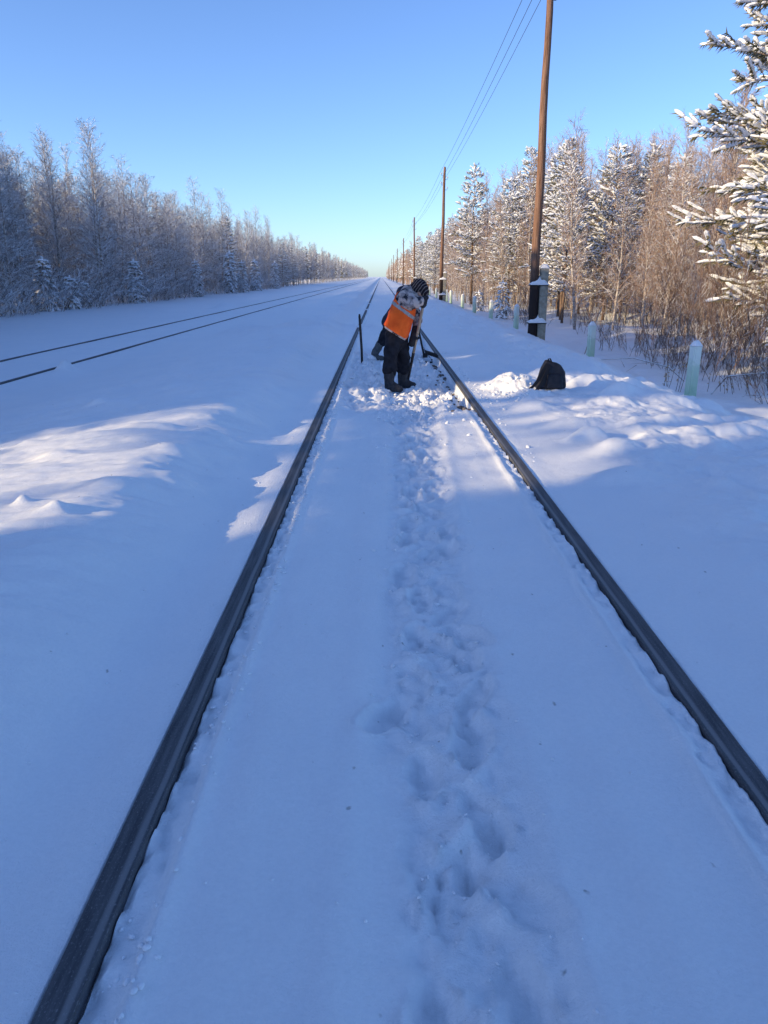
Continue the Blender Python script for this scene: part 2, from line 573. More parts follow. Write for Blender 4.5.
# hand-placed lumps: x, y, radius x, radius y, height, sharp
LUMPS = [(-2.047, 4.231, 0.055, 0.05, 0.075, 1), (-1.77, 4.03, 0.085, 0.06, 0.07, 1), (-2.25, 3.93, 0.16, 0.07, 0.05, 1),
         (-1.35, 4.95, 0.10, 0.12, 0.035, 0), (-1.50, 5.6, 0.16, 0.10, 0.05, 0), (-1.42, 6.4, 0.16, 0.09, 0.05, 0), (-1.38, 7.4, 0.2, 0.1, 0.045, 0),
         (-1.62, 4.6, 0.2, 0.1, 0.04, 0), (-2.4, 5.6, 0.16, 0.10, 0.04, 0), (-2.9, 6.2, 0.12, 0.08, 0.05, 1), (-2.0, 6.6, 0.22, 0.1, 0.04, 0),
         (-3.1, 8.4, 0.15, 0.1, 0.1, 1), (-2.3, 8.9, 0.15, 0.1, 0.08, 1),
         # mounds on the right bank
         (1.62, 9.40, 0.30, 0.40, 0.17, 0), (1.98, 8.75, 0.30, 0.28, 0.02, 0), (1.62, 8.6, 0.20, 0.18, 0.07, 0), (2.50, 9.35, 0.24, 0.17, 0.11, 0),
         (2.75, 8.7, 0.2, 0.15, 0.08, 0), (2.95, 9.2, 0.14, 0.11, 0.08, 0), (3.1, 9.6, 0.13, 0.1, 0.07, 0), (2.4, 8.0, 0.2, 0.15, 0.06, 0), (1.55, 7.9, 0.22, 0.2, 0.07, 0),
         (2.55, 6.75, 0.26, 0.14, 0.07, 0), (2.05, 6.45, 0.3, 0.14, 0.05, 0), (1.75, 6.9, 0.25, 0.16, 0.05, 0), (2.95, 6.95, 0.18, 0.11, 0.07, 0),
         (2.9, 6.35, 0.24, 0.1, 0.06, 0), (3.25, 8.3, 0.22, 0.14, 0.10, 0), (3.6, 7.6, 0.25, 0.16, 0.08, 0), (3.4, 6.7, 0.2, 0.12, 0.06, 0), (3.05, 5.6, 0.3, 0.18, 0.05, 0),
         (4.0, 9.3, 0.2, 0.18, 0.12, 0), (4.3, 8.2, 0.25, 0.18, 0.14, 0), (3.3, 11.3, 0.3, 0.2, 0.07, 0),
         # heap on the far track
         (-5.72, 14.1, 0.10, 0.12, 0.40, 1), (-8.6, 43.5, 0.5, 0.6, 0.25, 0)]
LUMPS = [(a * .92, b * .92, c, d, e, f) if a < -1.2 and b < 10 else (a, b, c, d, e, f) for (a, b, c, d, e, f) in LUMPS]
for i in range(90):
    LUMPS.append((fr.uniform(1.5, 4.6), fr.uniform(4.5, 24), fr.uniform(0.08, 0.3), fr.uniform(0.08, 0.22), fr.uniform(0.015, 0.07), 0))
# old drift streaks that rise out of the long shade
for i in range(26):
    y0 = fr.uniform(14, 75)
    LUMPS.append((fr.uniform(-4.6, -0.9) if fr.random() < .7 else fr.uniform(-15, -9), y0, fr.uniform(0.5, 1.4), fr.uniform(0.2, 0.6), fr.uniform(0.04, 0.11), 0))

def in_box(X, Y, x0, x1, y0, y1):
    return (X > x0) & (X < x1) & (Y > y0) & (Y < y1)

def terrain(X, Y):
    X = np.asarray(X, float)
    Y = np.asarray(Y, float)
    z = np.where(np.abs(X) < 65, np.interp(X, _tx, _tz), np.interp(X, PX, PZ))
    near = 1 - sstep(60, 140, np.hypot(X, Y))
    # broad unevenness
    z = z + 0.05 * fbm(X * 0.23 + 3, Y * 0.16, 3) * sstep(1.6, 3, np.abs(X - 0.2)) * (0.4 + 0.6 * sstep(9, 13, np.abs(X)))
    # wind drifts on the left bank, elongated along the wind
    a = X * 0.93 + Y * 0.36
    b = -X * 0.36 + Y * 0.93
    wl = sstep(-5.2, -3.2, X) * (1 - sstep(-1.25, -0.95, X))
    z = z + wl * near * (0.060 * fbm(a * 1.0 + 40, b * 2.6, 3, 0.45) + 0.024 * fbm(a * 3.1 + 4, b * 8.0, 4, 0.55))
    pl = sstep(-30, -9, X) * (1 - sstep(-4.5, -3.2, X))
    z = z + pl * near * 0.03 * fbm(a * 0.5 + 7, b * 1.1 + 31, 3)
    # lumpy right bank
    wr = sstep(1.35, 2.2, X) * (1 - sstep(5.5, 8, X))
    z = z + wr * near * (0.075 * fbm(X * 1.7 + 5, Y * 1.25 + 60, 3, 0.45) + 0.05 * fbm(X * 5, Y * 4, 4, 0.55))
    z = z + sstep(6, 10, X) * near * 0.35 * fbm(X * 0.5, Y * 0.5, 3)
    # smoothly settled snow between the rails, with long lengthwise waves
    m = sstep(-0.5, -0.35, X) * (1 - sstep(0.75, 0.92, X))
    z = z + m * near * (0.014 * fbm(X * 5 + 0.12 * Y, Y * 0.35, 3) + 0.006 * fbm(X * 9, Y * 7, 3))
    # trodden trough
    xc = np.interp(Y, [0.7, 1.1, 3, 7.7, 10], [0.19, 0.195, 0.205, 0.33, 0.40]) + 0.035 * vnoise(Y * 1.7, Y * 0 + 3.3)
    hw = np.interp(Y, [0.7, 1.2, 3, 7, 9, 12], [0.20, 0.19, 0.19, 0.22, 0.36, 0.5])
    tr = 1 - sstep(hw * 0.55, hw * 1.2, np.abs(X - xc + 0.05 * fbm(X * 3, Y * 2.2 + 8, 3)))
    end = 1 - sstep(13.5, 17, Y)
    z = z - tr * end * (0.022 + 0.016 * sstep(3, 8, Y))
    rim = np.exp(-((np.abs(X - xc) - hw * 1.12) / 0.035) ** 2)
    z = z + rim * end * 0.006 * (1 + 1.5 * vnoise(X * 4, Y * 3))
    z = z + tr * end * (0.028 * fbm(X * 9, Y * 8, 4, 0.6) + 0.020 * fbm(X * 24 + 5, Y * 20, 2))
    # second soft trough left of the path
    z = z + 0.010 * np.exp(-((X - xc + hw * 1.5) / 0.06) ** 2) * m * (1 - sstep(7, 9, Y))
    z = z - 0.014 * np.exp(-((X - (-0.045 + 0.02 * Y)) / 0.05) ** 2) * m * (1 - sstep(5, 8, Y))
    # dug, broken snow round the workers
    dg = m * sstep(7.2, 8.6, Y + 0.4 * vnoise(X * 3, Y * 2)) * (1 - sstep(13, 17, Y))
    z = z + dg * ((0.075 + 0.03 * sstep(10.2, 11, Y)) * fbm(X * 6 + 2, Y * 5, 5, 0.68) - 0.035)
    z = z - 0.03 * np.exp(-((X - 0.22) / 0.25) ** 2 - ((Y - 9.75) / 0.35) ** 2)
    # trench dug along the inside of the right rail
    tz = sstep(7.75, 8.3, Y + 0.25 * vnoise(Y * 3, Y * 0)) * (1 - sstep(15, 19, Y))
    d = RAIL_R - X
    tw = (1 - sstep(0.13, 0.27, d + 0.16 * vnoise(Y * 2.6 + 9, X * 2))) * sstep(-0.02, 0.0, d)
    z = z - tz * tw * (0.125 + 0.04 * vnoise(Y * 5, X * 5))
    # rails: snow stands below the head, with a crumbly flange groove inside
    for xr, inner in ((RAIL_L, 1), (RAIL_R, -1)):
        d = (X - xr) * inner
        und = 1 - sstep(0.035, 0.041 + 0.008 * vnoise(Y * 13, Y * 0 + 2), np.abs(d))
        z = z * (1 - und) + und * (-0.045)
        g = sstep(0.030, 0.04, d) * (1 - sstep(0.088, 0.115, d + 0.015 * vnoise(Y * 9, Y * 0 + 1)))
        z = z - g * near * (0.003 + 0.022 * fbm(X * 30, Y * 16, 3))
        z = z + 0.016 * near * np.exp(-((d - 0.125 - 0.012 * vnoise(Y * 3, Y * 0 + 7)) / 0.018) ** 2)
        o = sstep(0.035, 0.045, -d) * (1 - sstep(0.06, 0.22, -d))
        z = z * (1 - o) + o * (-0.010 + 0.006 * fbm(Y * 3, X * 10, 3))
    t2 = sstep(-9.2, -8.2, X) * (1 - sstep(-5.6, -5.2, X))
    z = z * (1 - t2 * near) + t2 * near * (-0.339 + 0.010 * fbm(X * 1.5, Y * 0.4, 3))
    for xr in (R2_NEAR, R2_FAR):
        z = z - (1 - sstep(0.04, 0.06, np.abs(X - xr))) * 0.016
    for (x0, y0, rx, ry, h, sh) in LUMPS:
        k = in_box(X, Y, x0 - 3 * rx, x0 + 3 * rx, y0 - 3 * ry, y0 + 3 * ry)
        if not k.any():
            continue
        q = ((X[k] - x0) / rx) ** 2 + ((Y[k] - y0) / ry) ** 2
        if sh:
            z[k] += h * np.exp(-1.3 * np.sqrt(q + 0.06) ** 1.3)
        else:
            q = q * (1 + 0.5 * vnoise(X[k] * 7, Y[k] * 7))
            z[k] += h * np.exp(-q ** 1.3)
    hp = np.exp(-((X - 1.62) / 0.36) ** 2 - ((Y - 9.1) / 0.55) ** 2)
    z = z + hp * 0.075 * fbm(X * 7 + 1, Y * 6 + 4, 5, 0.65)
    for (x0, y0, an, dep, sc) in FP:
        k = in_box(X, Y, x0 - 0.3, x0 + 0.3, y0 - 0.3, y0 + 0.3)
        if not k.any():
            continue
        dx, dy = X[k] - x0, Y[k] - y0
        c, s_ = math.cos(an), math.sin(an)
        lx = (c * dx + s_ * dy) / (0.052 * sc)
        ly = (-s_ * dx + c * dy) / (0.135 * sc)
        q = np.sqrt(lx * lx + ly * ly) + 0.15 * vnoise(dx * 20 + x0 * 50, dy * 20)
        z[k] += -dep * (1 - sstep(0.7, 1.05, q)) + dep * 0.35 * np.exp(-((q - 1.2) / 0.2) ** 2)
    return z

def ter(x, y):
    return float(terrain(np.array([x]), np.array([y]))[0])

def grow(x0, s0, x1, g):
    out = [x0]
    st = s0
    while out[-1] < x1:
        st *= g
        out.append(out[-1] + st)
    return out

FX = 0.017
xs = list(np.arange(-2.6, 3.3, FX))
xs = [-t for t in grow(2.6, FX, 3000, 1.035)][:0:-1] + xs + grow(xs[-1], FX, 3000, 1.035)[1:]
# extra lines so that the snow breaks cleanly at both rails
for xr in (RAIL_L, RAIL_R):
    xs += [xr - 0.046, xr - 0.037, xr + 0.037, xr - 0.041, xr + 0.041, xr + 0.046, xr + 0.06, xr - 0.06, xr + 0.115, xr - 0.115]
xs += list(np.arange(R2_NEAR - 0.2, R2_NEAR + 0.2, 0.05)) + list(np.arange(R2_FAR - 0.2, R2_FAR + 0.2, 0.05))
xs = np.array(sorted(set(np.round(xs, 4))))
ys = [0.6]
while ys[-1] < 14.5:
    ys.append(ys[-1] + 0.015 * max(1, ys[-1] / 4.5))
ys += grow(ys[-1], 0.06, 4000, 1.022)[1:]
ys = [-t for t in grow(-0.6, 0.03, 200, 1.15)][:0:-1] + ys
ys = np.array(ys)
GX, GY = np.meshgrid(xs, ys)
GZ = terrain(GX.ravel(), GY.ravel())
nx, ny = len(xs), len(ys)
co = np.stack([GX.ravel(), GY.ravel(), GZ], 1).astype(np.float32)
idx = np.arange(nx * ny).reshape(ny, nx)
q = np.stack([idx[:-1, :-1].ravel(), idx[:-1, 1:].ravel(), idx[1:, 1:].ravel(), idx[1:, :-1].ravel()], 1).astype(np.int32)
me = bpy.data.meshes.new('snow_ground')
me.vertices.add(len(co)); me.vertices.foreach_set('co', co.ravel())
me.loops.add(q.size); me.loops.foreach_set('vertex_index', q.ravel())
me.polygons.add(len(q))
me.polygons.foreach_set('loop_start', np.arange(0, q.size, 4, dtype=np.int32))
me.polygons.foreach_set('loop_total', np.full(len(q), 4, dtype=np.int32))
me.polygons.foreach_set('use_smooth', np.ones(len(q), dtype=bool))
me.update(calc_edges=True)
me.materials.append(M_ground)
ground = tag(link('snow_ground', me), 'blue shaded snow cover with boot prints and drifts over the whole railway clearing', kind='structure')
del GX, GY, GZ, co, idx, q
print('ground', nx, ny)

# ------------------------------------------------------------------ railway tracks
def rail_mesh(y0, y1, name):
    prof = [(-0.0360, -0.004), (-0.0335, -0.0005), (-0.018, 0.0), (0.018, 0.0), (0.0335, -0.0005), (0.0360, -0.004), (0.0360, -0.034), (0.012, -0.046),
            (0.010, -0.14), (0.030, -0.155), (0.075, -0.168), (0.075, -0.18), (-0.075, -0.18), (-0.075, -0.168), (-0.030, -0.155), (-0.010, -0.14), (-0.012, -0.046), (-0.0360, -0.034)]
    b = MB()
    yl = [y0 + (y1 - y0) * i / 12 for i in range(13)]
    n = len(prof)
    for y in yl:
        for (x, z) in prof:
            b.v.append((x, y, z))
    for i in range(len(yl) - 1):
        for j in range(n):
            a = i * n + j
            c = i * n + (j + 1) % n
            b.f.append((a, a + n, c + n, c))
            b.m.append(0)
    return b.mesh(name, [M_steel])

track = empty('railway_track', (0.2, 0, 0), 'near railway track running straight ahead, both rail heads bare between snow', 'railway track')
rm = rail_mesh(-25, 900, 'rail')
rail_a = link('rail', rm, track, (RAIL_L - 0.2, 0, 0))
rm2 = rail_mesh(-900, 25, 'rail')
rail_b = link('rail', rm2, track, (RAIL_R - 0.2, 0, 0))
rail_b.rotation_euler = (0, 0, math.pi)
sl = MB()
sl.box((-1.35, -0.12, -0.16), (1.35, 0.12, 0.0))
slm = sl.mesh('sleeper', [M_sleeper])
cl = MB()
cl.box((-0.05, -0.07, 0), (0.06, 0.07, 0.016))
cl.box((-0.045, -0.03, 0.016), (0.0, 0.03, 0.05))
clm = cl.mesh('rail_clip', [M_iron])
for i in range(18):
    s = link('sleeper', slm, track, (0, 7.6 + 0.55 * i, -0.183))
    link('rail_clip', clm, track, (RAIL_R - 0.2 - 0.10, 7.6 + 0.55 * i, -0.183))
track2 = empty('railway_track', (-6.87, 0, R2_Z), 'far railway track on the left with two thin dark rails in the snow', 'railway track')
link('rail', rm, track2, (R2_FAR + 6.87, 0, 0))
l2 = link('rail', rm2, track2, (R2_NEAR + 6.87, 0, 0))
l2.rotation_euler = (0, 0, math.pi)

# ballast stones bared in the trench, and broken snow
st = MB()
r2 = random.Random(3)
for i in range(80):
    y = 7.9 + r2.random() ** 1.4 * 8
    x = RAIL_R - 0.07 - abs(r2.gauss(0, 0.10))
    z = ter(x, y)
    s = r2.uniform(0.014, 0.034)
    st.lump((x, y, z + s * 0.1), (r2.gauss(0, 1), r2.gauss(0, 1), 0.2), s, s * 0.8, s * 0.8, 0, r2, 6, 0.35)
tag(link('ballast_stones', st.mesh('ballast_stones', [M_stone])), 'brown ballast stones bared in the dug strip along the right rail', 'ballast', kind='stuff')
ck = MB()
r2 = random.Random(9)
def clods(n, cx, cy, sx, sy, smin, smax, dens=1.6):
    for i in range(n):
        x, y = r2.gauss(cx, sx), r2.gauss(cy, sy)
        if abs(x - RAIL_R) < 0.07 or abs(x - RAIL_L) < 0.08:
            continue
        s = smin + (smax - smin) * r2.random() ** dens
        z = ter(x, y)
        ck.lump((x, y, z + s * 0.15), (r2.gauss(0, 1), r2.gauss(0, 1), r2.gauss(0, 0.5)), s * r2.uniform(0.9, 1.4), s, s * r2.uniform(0.6, 1.0), 0, r2, 7, 0.32)
clods(110, 0.45, 9.0, 0.18, 0.45, 0.006, 0.036, 2.4)
clods(60, 0.74, 8.8, 0.12, 0.4, 0.006, 0.034, 2.4)
clods(40, 0.12, 9.0, 0.16, 0.15, 0.006, 0.03, 2.4)
clods(120, 0.35, 8.0, 0.2, 0.8, 0.005, 0.022, 2)
clods(110, 0.3, 11.5, 0.4, 1.4, 0.01, 0.045, 2)
clods(110, 0.22, 5.0, 0.14, 1.6, 0.003, 0.012, 2)
clods(240, 0.2, 2.2, 0.12, 0.8, 0.0012, 0.0045, 2)
clods(200, 0.2, 3.6, 0.13, 0.9, 0.002, 0.007, 2)
clods(90, 1.52, 8.95, 0.15, 0.30, 0.005, 0.032, 2.4)
clods(30, 1.5, 8.6, 0.12, 0.12, 0.005, 0.022, 2)
clods(50, 1.15, 9.6, 0.06, 1.8, 0.006, 0.02, 2)
for i in range(420):
    y = 1.0 + 7 * r2.random() ** 1.6
    x = r2.uniform(-1.6, 2.2)
    if min(abs(x - RAIL_L), abs(x - RAIL_R)) < .07:
        continue
    s = r2.uniform(.0012, .0035) * (1 + .2 * y)
    ck.lump((x, y, ter(x, y) + s * .1), (r2.gauss(0, 1), r2.gauss(0, 1), 0), s * 1.4, s, s * .7, 0, r2, 6, .35)
for i in range(260):     # crumbs along the flange groove of the left rail
    y = 1.0 + r2.random() ** 1.5 * 9
    x = RAIL_L + r2.uniform(0.05, 0.15)
    s = r2.uniform(0.002, 0.007) * (1 + y * 0.12)
    ck.lump((x, y, ter(x, y) + s * 0.2), (r2.gauss(0, 1), r2.gauss(0, 1), 0), s * 1.3, s, s * 0.8, 0, r2, 6, 0.3)
tag(link('snow_clods', ck.mesh('snow_clods', [M_clod], True)), 'loose crumbs and broken clods of snow dug up around the workers and along the path', 'snow clods', kind='stuff')

# ------------------------------------------------------------------ telegraph poles and wires
def ring_mesh(b, rings, sides=14, mi=0):
    b.tube([(x, y, z) for (x, y, z, r) in rings], [r for (x, y, z, r) in rings], sides, mi)

PH = 8.0
pole_b = MB()
r2 = random.Random(21)
ring_mesh(pole_b, [(0.012 * math.sin(k * 1.1), 0.01 * math.cos(k * 1.7), -0.5 + k * 0.75, 0.128 - 0.0042 * k + r2.uniform(-0.002, 0.002)) for k in range(12)] + [(0, 0, PH + 0.25, 0.078), (0, 0, PH + 0.32, 0.03)])
pole_me = pole_b.mesh('pole_shaft', [M_pole], True)
pole_b = MB()          # the first pole stands taller than the rest
ring_mesh(pole_b, [(0.012 * math.sin(k * 1.3), 0.01 * math.cos(k * 1.5), -0.5 + k * 0.75, 0.130 - 0.0042 * k + r2.uniform(-0.002, 0.002)) for k in range(13)] + [(0, 0, PH + 1.1, 0.078), (0, 0, PH + 1.17, 0.03)])
tall_me = pole_b.mesh('pole_shaft', [M_pole], True)
def capped_stub(w, h):
    b = MB()
    b.box((-w / 2, -w / 2, -0.5), (w / 2, w / 2, h))
    me = b.mesh('concrete_stub', [M_concrete])
    bm = bmesh.new(); bm.from_mesh(me)
    bmesh.ops.bevel(bm, geom=[e for e in bm.edges], offset=0.018, segments=2, affect='EDGES')
    bm.to_mesh(me); bm.free()
    return me
stub_me = capped_stub(0.215, 1.78)
def snow_cap_mesh(w, d, h, seed, name='snow_cap', k=9, slope=0.0):
    """soft heap of snow over a flat top"""
    rr = random.Random(seed)
    b = MB()
    n = k
    for j in range(n + 1):
        for i in range(n + 1):
            u, v = 2 * i / n - 1, 2 * j / n - 1
            f = (1 - abs(u) ** 2.6) * (1 - abs(v) ** 2.6)
            b.v.append((u * w / 2, v * d / 2, h * f * (1 + slope * u) * (1 + rr.uniform(-.12, .12)) + 0.004))
    off = len(b.v)
    for j in range(n + 1):
        for i in range(n + 1):
            x, y, z = b.v[j * (n + 1) + i]
            b.v.append((x * 0.97, y * 0.97, -0.012))
    q = lambda i, j, o: o + j * (n + 1) + i
    for j in range(n):
        for i in range(n):
            b.f.append((q(i, j, 0), q(i + 1, j, 0), q(i + 1, j + 1, 0), q(i, j + 1, 0)))
            b.f.append((q(i, j, off), q(i, j + 1, off), q(i + 1, j + 1, off), q(i + 1, j, off)))
    for i in range(n):
        b.f.append((q(i, 0, off), q(i + 1, 0, off), q(i + 1, 0, 0), q(i, 0, 0)))
        b.f.append((q(i + 1, n, off), q(i, n, off), q(i, n, 0), q(i + 1, n, 0)))
        b.f.append((q(0, i + 1, off), q(0, i, off), q(0, i, 0), q(0, i + 1, 0)))
        b.f.append((q(n, i, off), q(n, i + 1, off), q(n, i + 1, 0), q(n, i, 0)))
    b.m = [0] * len(b.f)
    return b.mesh(name, [M_snow], True)
band = MB()
for k in range(3):
    z = k * 0.011
    band.tube([(-0.135, -0.14, z), (0.36, -0.135, z), (0.36, 0.135, z), (-0.135, 0.14, z), (-0.135, -0.14, z)], [0.0055] * 5, 5)
band_me = band.mesh('wire_binding', [M_iron])
wedge_me = snow_cap_mesh(0.50, 0.32, 0.19, 4, 'band_snow', 11, 0.1)
stubcap_me = snow_cap_mesh(0.24, 0.24, 0.10, 6, 'stub_snow')
HOOKS = [(-0.20, 7.85), (0.20, 7.62), (-0.20, 7.30), (0.20, 7.0)]
def hook_mesh(sgn):
    b = MB()
    b.tube([(0.06 * sgn, 0, -0.06), (0.13 * sgn, 0, -0.085), (0.19 * sgn, 0, -0.06), (0.20 * sgn, 0, 0.02)], [0.012] * 4, 6)
    return b.mesh('insulator_hook', [M_iron])
def insul_mesh():
    b = MB()
    b.tube([(0, 0, -0.02), (0, 0, 0.0), (0, 0, 0.03), (0, 0, 0.055), (0, 0, 0.085), (0, 0, 0.10)], [0.03, 0.045, 0.045, 0.028, 0.032, 0.012], 10)
    return b.mesh('insulator', [M_glass], True)
hook_l, hook_r, ins_me = hook_mesh(-1), hook_mesh(1), insul_mesh()
POLES = [(4.13, 21.6), (4.02, 54.0), (4.05, 98.0), (4.1, 150.0), (4.05, 205.0), (4.1, 262.0), (4.1, 320.0), (4.1, 380.0), (4.1, 440.0)]
POLE_LABEL = ['tallest brown telegraph pole strapped to a concrete stub, its top out of the picture', 'second telegraph pole from the front, standing behind the row of mint posts', 'third telegraph pole from the front, lit brown against the birches', 'fourth telegraph pole from the front, just right of the worker', 'fifth telegraph pole from the front, slim in the distance',
              'sixth telegraph pole from the front, tiny in the distance', 'seventh telegraph pole from the front, tiny in the distance', 'eighth telegraph pole from the front, a speck near the vanishing point', 'farthest telegraph pole near the vanishing point']
POLE_TILT = [(-0.004, 0.0), (0.006, 0.012), (0.0, -0.01), (0.0, 0.006), (0.0, 0.01), (0, -0.01), (0, 0.01), (0, 0), (0, 0)]
POLE_Z = []
for i, (x, y) in enumerate(POLES):
    gz = ter(x, y)
    POLE_Z.append(gz)
    p = empty('telegraph_pole', (x, y, gz), POLE_LABEL[i], 'telegraph pole', 'telegraph poles along the right side of the line')
    p.rotation_euler = (POLE_TILT[i][0], POLE_TILT[i][1], 0)
    link('pole_shaft', tall_me if i == 0 else pole_me, p)
    lift = 1.1 if i == 0 else 0.0
    if i < 3:
        sx = 0.245
        link('concrete_stub', stub_me, p, (sx, 0, 0))
        link('stub_snow', stubcap_me, p, (sx, 0, 1.78))
        for z in (0.34, 1.33):
            bo = link('wire_binding', band_me, p, (0, 0, z))
            link('band_snow', wedge_me, bo, (0.115, 0, 0.028))
    if i < 6:
        for (hx, hz) in HOOKS:
            h = link('insulator_hook', hook_l if hx < 0 else hook_r, p, (0, 0, hz + lift))
            link('insulator', ins_me, h, (hx, 0, 0.03))
W_LAB = ['upper left overhead wire strung along the telegraph poles', 'upper right overhead wire strung along the telegraph poles', 'lower left overhead wire strung along the telegraph poles']
for k, (hx, hz) in enumerate(HOOKS[:3]):
    pts = []
    PP = [(4.6, -22.0)] + POLES[:6]
    ZZ = [POLE_Z[0] + 1.1, POLE_Z[0] + 1.1] + POLE_Z[1:6]
    for i in range(len(PP) - 1):
        (xa, ya), (xb, yb) = PP[i], PP[i + 1]
        sag = 0.35 * ((yb - ya) / 45) ** 2
        for j in range(14):
            t = j / 14
            pts.append((xa + (xb - xa) * t + hx, ya + (yb - ya) * t, (ZZ[i] * (1 - t) + ZZ[i + 1] * t) + hz + 0.11 - 4 * sag * t * (1 - t)))
    b = MB()
    b.tube(pts, [0.008] * len(pts), 4)
    tag(link('overhead_wire', b.mesh('overhead_wire', [M_wire])), W_LAB[k], 'wire', 'overhead wires on the telegraph poles')

# ------------------------------------------------------------------ mint guard posts
pb = MB()
pb.box((-0.082, -0.082, -0.35), (0.082, 0.082, 0.84))
post_me = pb.mesh('post_body', [M_mint])
bm = bmesh.new(); bm.from_mesh(post_me)
bmesh.ops.bevel(bm, geom=[e for e in bm.edges if abs(e.verts[0].co.z - e.verts[1].co.z) > 0.5], offset=0.03, segments=3, affect='EDGES')
bmesh.ops.bevel(bm, geom=[e for e in bm.edges if e.verts[0].co.z > 0.8 and e.verts[1].co.z > 0.8], offset=0.02, segments=2, affect='EDGES')
bmesh.ops.subdivide_edges(bm, edges=[e for e in bm.edges if abs(e.verts[0].co.z - e.verts[1].co.z) > 0.5], cuts=6)
for v in bm.verts:
    v.co.x += 0.006 * mnoise.noise(v.co * 4); v.co.y += 0.006 * mnoise.noise(v.co * 4 + Vector((5, 0, 0)))
bm.to_mesh(post_me); bm.free()
pcap = snow_cap_mesh(0.155, 0.155, 0.085, 8, 'post_snow')
POSTS = [(5.20, 12.95, 'nearest and largest mint green post, in front of the dark brush', 0.02, 20), (5.08, 18.97, 'second mint green post, shaded, with a thin stick behind its top', 0.0, 12),
         (5.0, 29.3, 'mint green post standing just left of the tall strapped pole', -0.01, 30), (4.95, 35.8, 'shaded pale post between two brighter ones, left of the tall strapped pole', 0.02, 10),
         (4.95, 42.2, 'bluish pale post half sunk in snow right of a lit cream one', 0.0, 25), (4.95, 48.5, 'sunlit cream-green post just right of the second pole', 0.01, 15),
         (4.9, 56.0, 'small pale post close behind the second pole, right one of a pair', 0.02, 40), (4.9, 59.5, 'small pale post close behind the second pole, left one of a pair', -0.02, 0),
         (4.85, 70.0, 'tiny pale post left of the second pole, right one of a pair', 0.0, 20), (4.85, 80.0, 'tiny pale post left of the second pole, left one of a pair', 0.01, 10)]
for (x, y, lab, tl, rz) in POSTS:
    g = ter(x, y)
    p = empty('marker_post', (x, y, g), lab, 'marker post', 'mint green marker posts along the ditch')
    p.rotation_euler = (R(rng.uniform(-2, 2)), tl, R(rz))
    link('post_body', post_me, p)
    link('post_snow', pcap, p, (0, 0, 0.835))

# ------------------------------------------------------------------ figures
DEPS = None
def caps(bm, p0, p1, r0, r1, sides=14, rings=4, flat=None):
    """a round-ended tapered limb"""
    a, b = Vector(p0), Vector(p1)
    d = (b - a)
    L = d.length
    d.normalize()
    ref = Vector((0, 0, 1)) if abs(d.z) < 0.9 else Vector((0, 1, 0))
    x = d.cross(ref).normalized()
    y = x.cross(d)
    prof = []
    for i in range(1, rings + 1):
        t = math.pi / 2 * i / rings
        prof.append((-math.cos(t) * r0, math.sin(t) * r0))
    for i in range(rings):
        t = math.pi / 2 * i / rings
        prof.append((L + math.sin(t) * r1, math.cos(t) * r1))
    vs = [bm.verts.new(a - d * r0)]
    rs = []
    for (s, r) in prof:
        ring = []
        for j in range(sides):
            t = 2 * math.pi * j / sides
            ring.append(bm.verts.new(a + d * s + x * (math.cos(t) * r) + y * (math.sin(t) * r)))
        rs.append(ring)
    top = bm.verts.new(b + d * r1)
    for j in range(sides):
        k = (j + 1) % sides
        bm.faces.new((vs[0], rs[0][k], rs[0][j]))
        for i in range(len(rs) - 1):
            bm.faces.new((rs[i][j], rs[i][k], rs[i + 1][k], rs[i + 1][j]))
        bm.faces.new((top, rs[-1][j], rs[-1][k]))

def blob(name, prims, voxel, material, parent, base, smooth=4, nz=(0.0, 1.0), cuts=(), fill=True, squash=None):
    bm = bmesh.new()
    for p in prims:
        if len(p) == 2:              # rounded hull over balls: (centres, radius)
            h = bmesh.new()
            for c in p[0]:
                bmesh.ops.create_icosphere(h, subdivisions=2, radius=p[1], matrix=Matrix.Translation(Vector(c)))
            g = bmesh.ops.convex_hull(h, input=h.verts)
            bmesh.ops.delete(h, geom=list(set(e for e in g['geom_interior'] + g['geom_unused'] if isinstance(e, bmesh.types.BMVert))), context='VERTS')
            tmp = bpy.data.meshes.new('hull')
            h.to_mesh(tmp); h.free()
            bm.from_mesh(tmp)
            bpy.data.meshes.remove(tmp)
        else:
            caps(bm, p[0], p[1], p[2], p[3])
    bmesh.ops.translate(bm, verts=bm.verts, vec=-Vector(base))
    bmesh.ops.recalc_face_normals(bm, faces=bm.faces)
    me = bpy.data.meshes.new(name)
    bm.to_mesh(me); bm.free()
    o = link(name, me, parent)
    md = o.modifiers.new('r', 'REMESH'); md.mode = 'VOXEL'; md.voxel_size = voxel
    ms = o.modifiers.new('s', 'SMOOTH'); ms.iterations = smooth; ms.factor = 0.5
    dg = bpy.context.evaluated_depsgraph_get()
    out = bpy.data.meshes.new_from_object(o.evaluated_get(dg))
    o.modifiers.clear()
    o.data = out
    out.name = name
    bm = bmesh.new(); bm.from_mesh(out)
    if nz[0]:
        bm.normal_update()
        for v in bm.verts:
            n = mnoise.noise(v.co * nz[1]) + 0.5 * mnoise.noise(v.co * nz[1] * 2.3)
            v.co += v.normal * (n * nz[0])
    for (c, n) in cuts:
        r = bmesh.ops.bisect_plane(bm, geom=bm.verts[:] + bm.edges[:] + bm.faces[:], plane_co=Vector(c) - Vector(base), plane_no=Vector(n), clear_outer=True)
        if fill:
            ed = [e for e in bm.edges if e.is_boundary]
            if ed:
                bmesh.ops.holes_fill(bm, edges=ed, sides=0)
    bm.to_mesh(out); bm.free()
    out.materials.clear()
    out.materials.append(material)
    out.polygons.foreach_set('use_smooth', [True] * len(out.polygons))
    return o

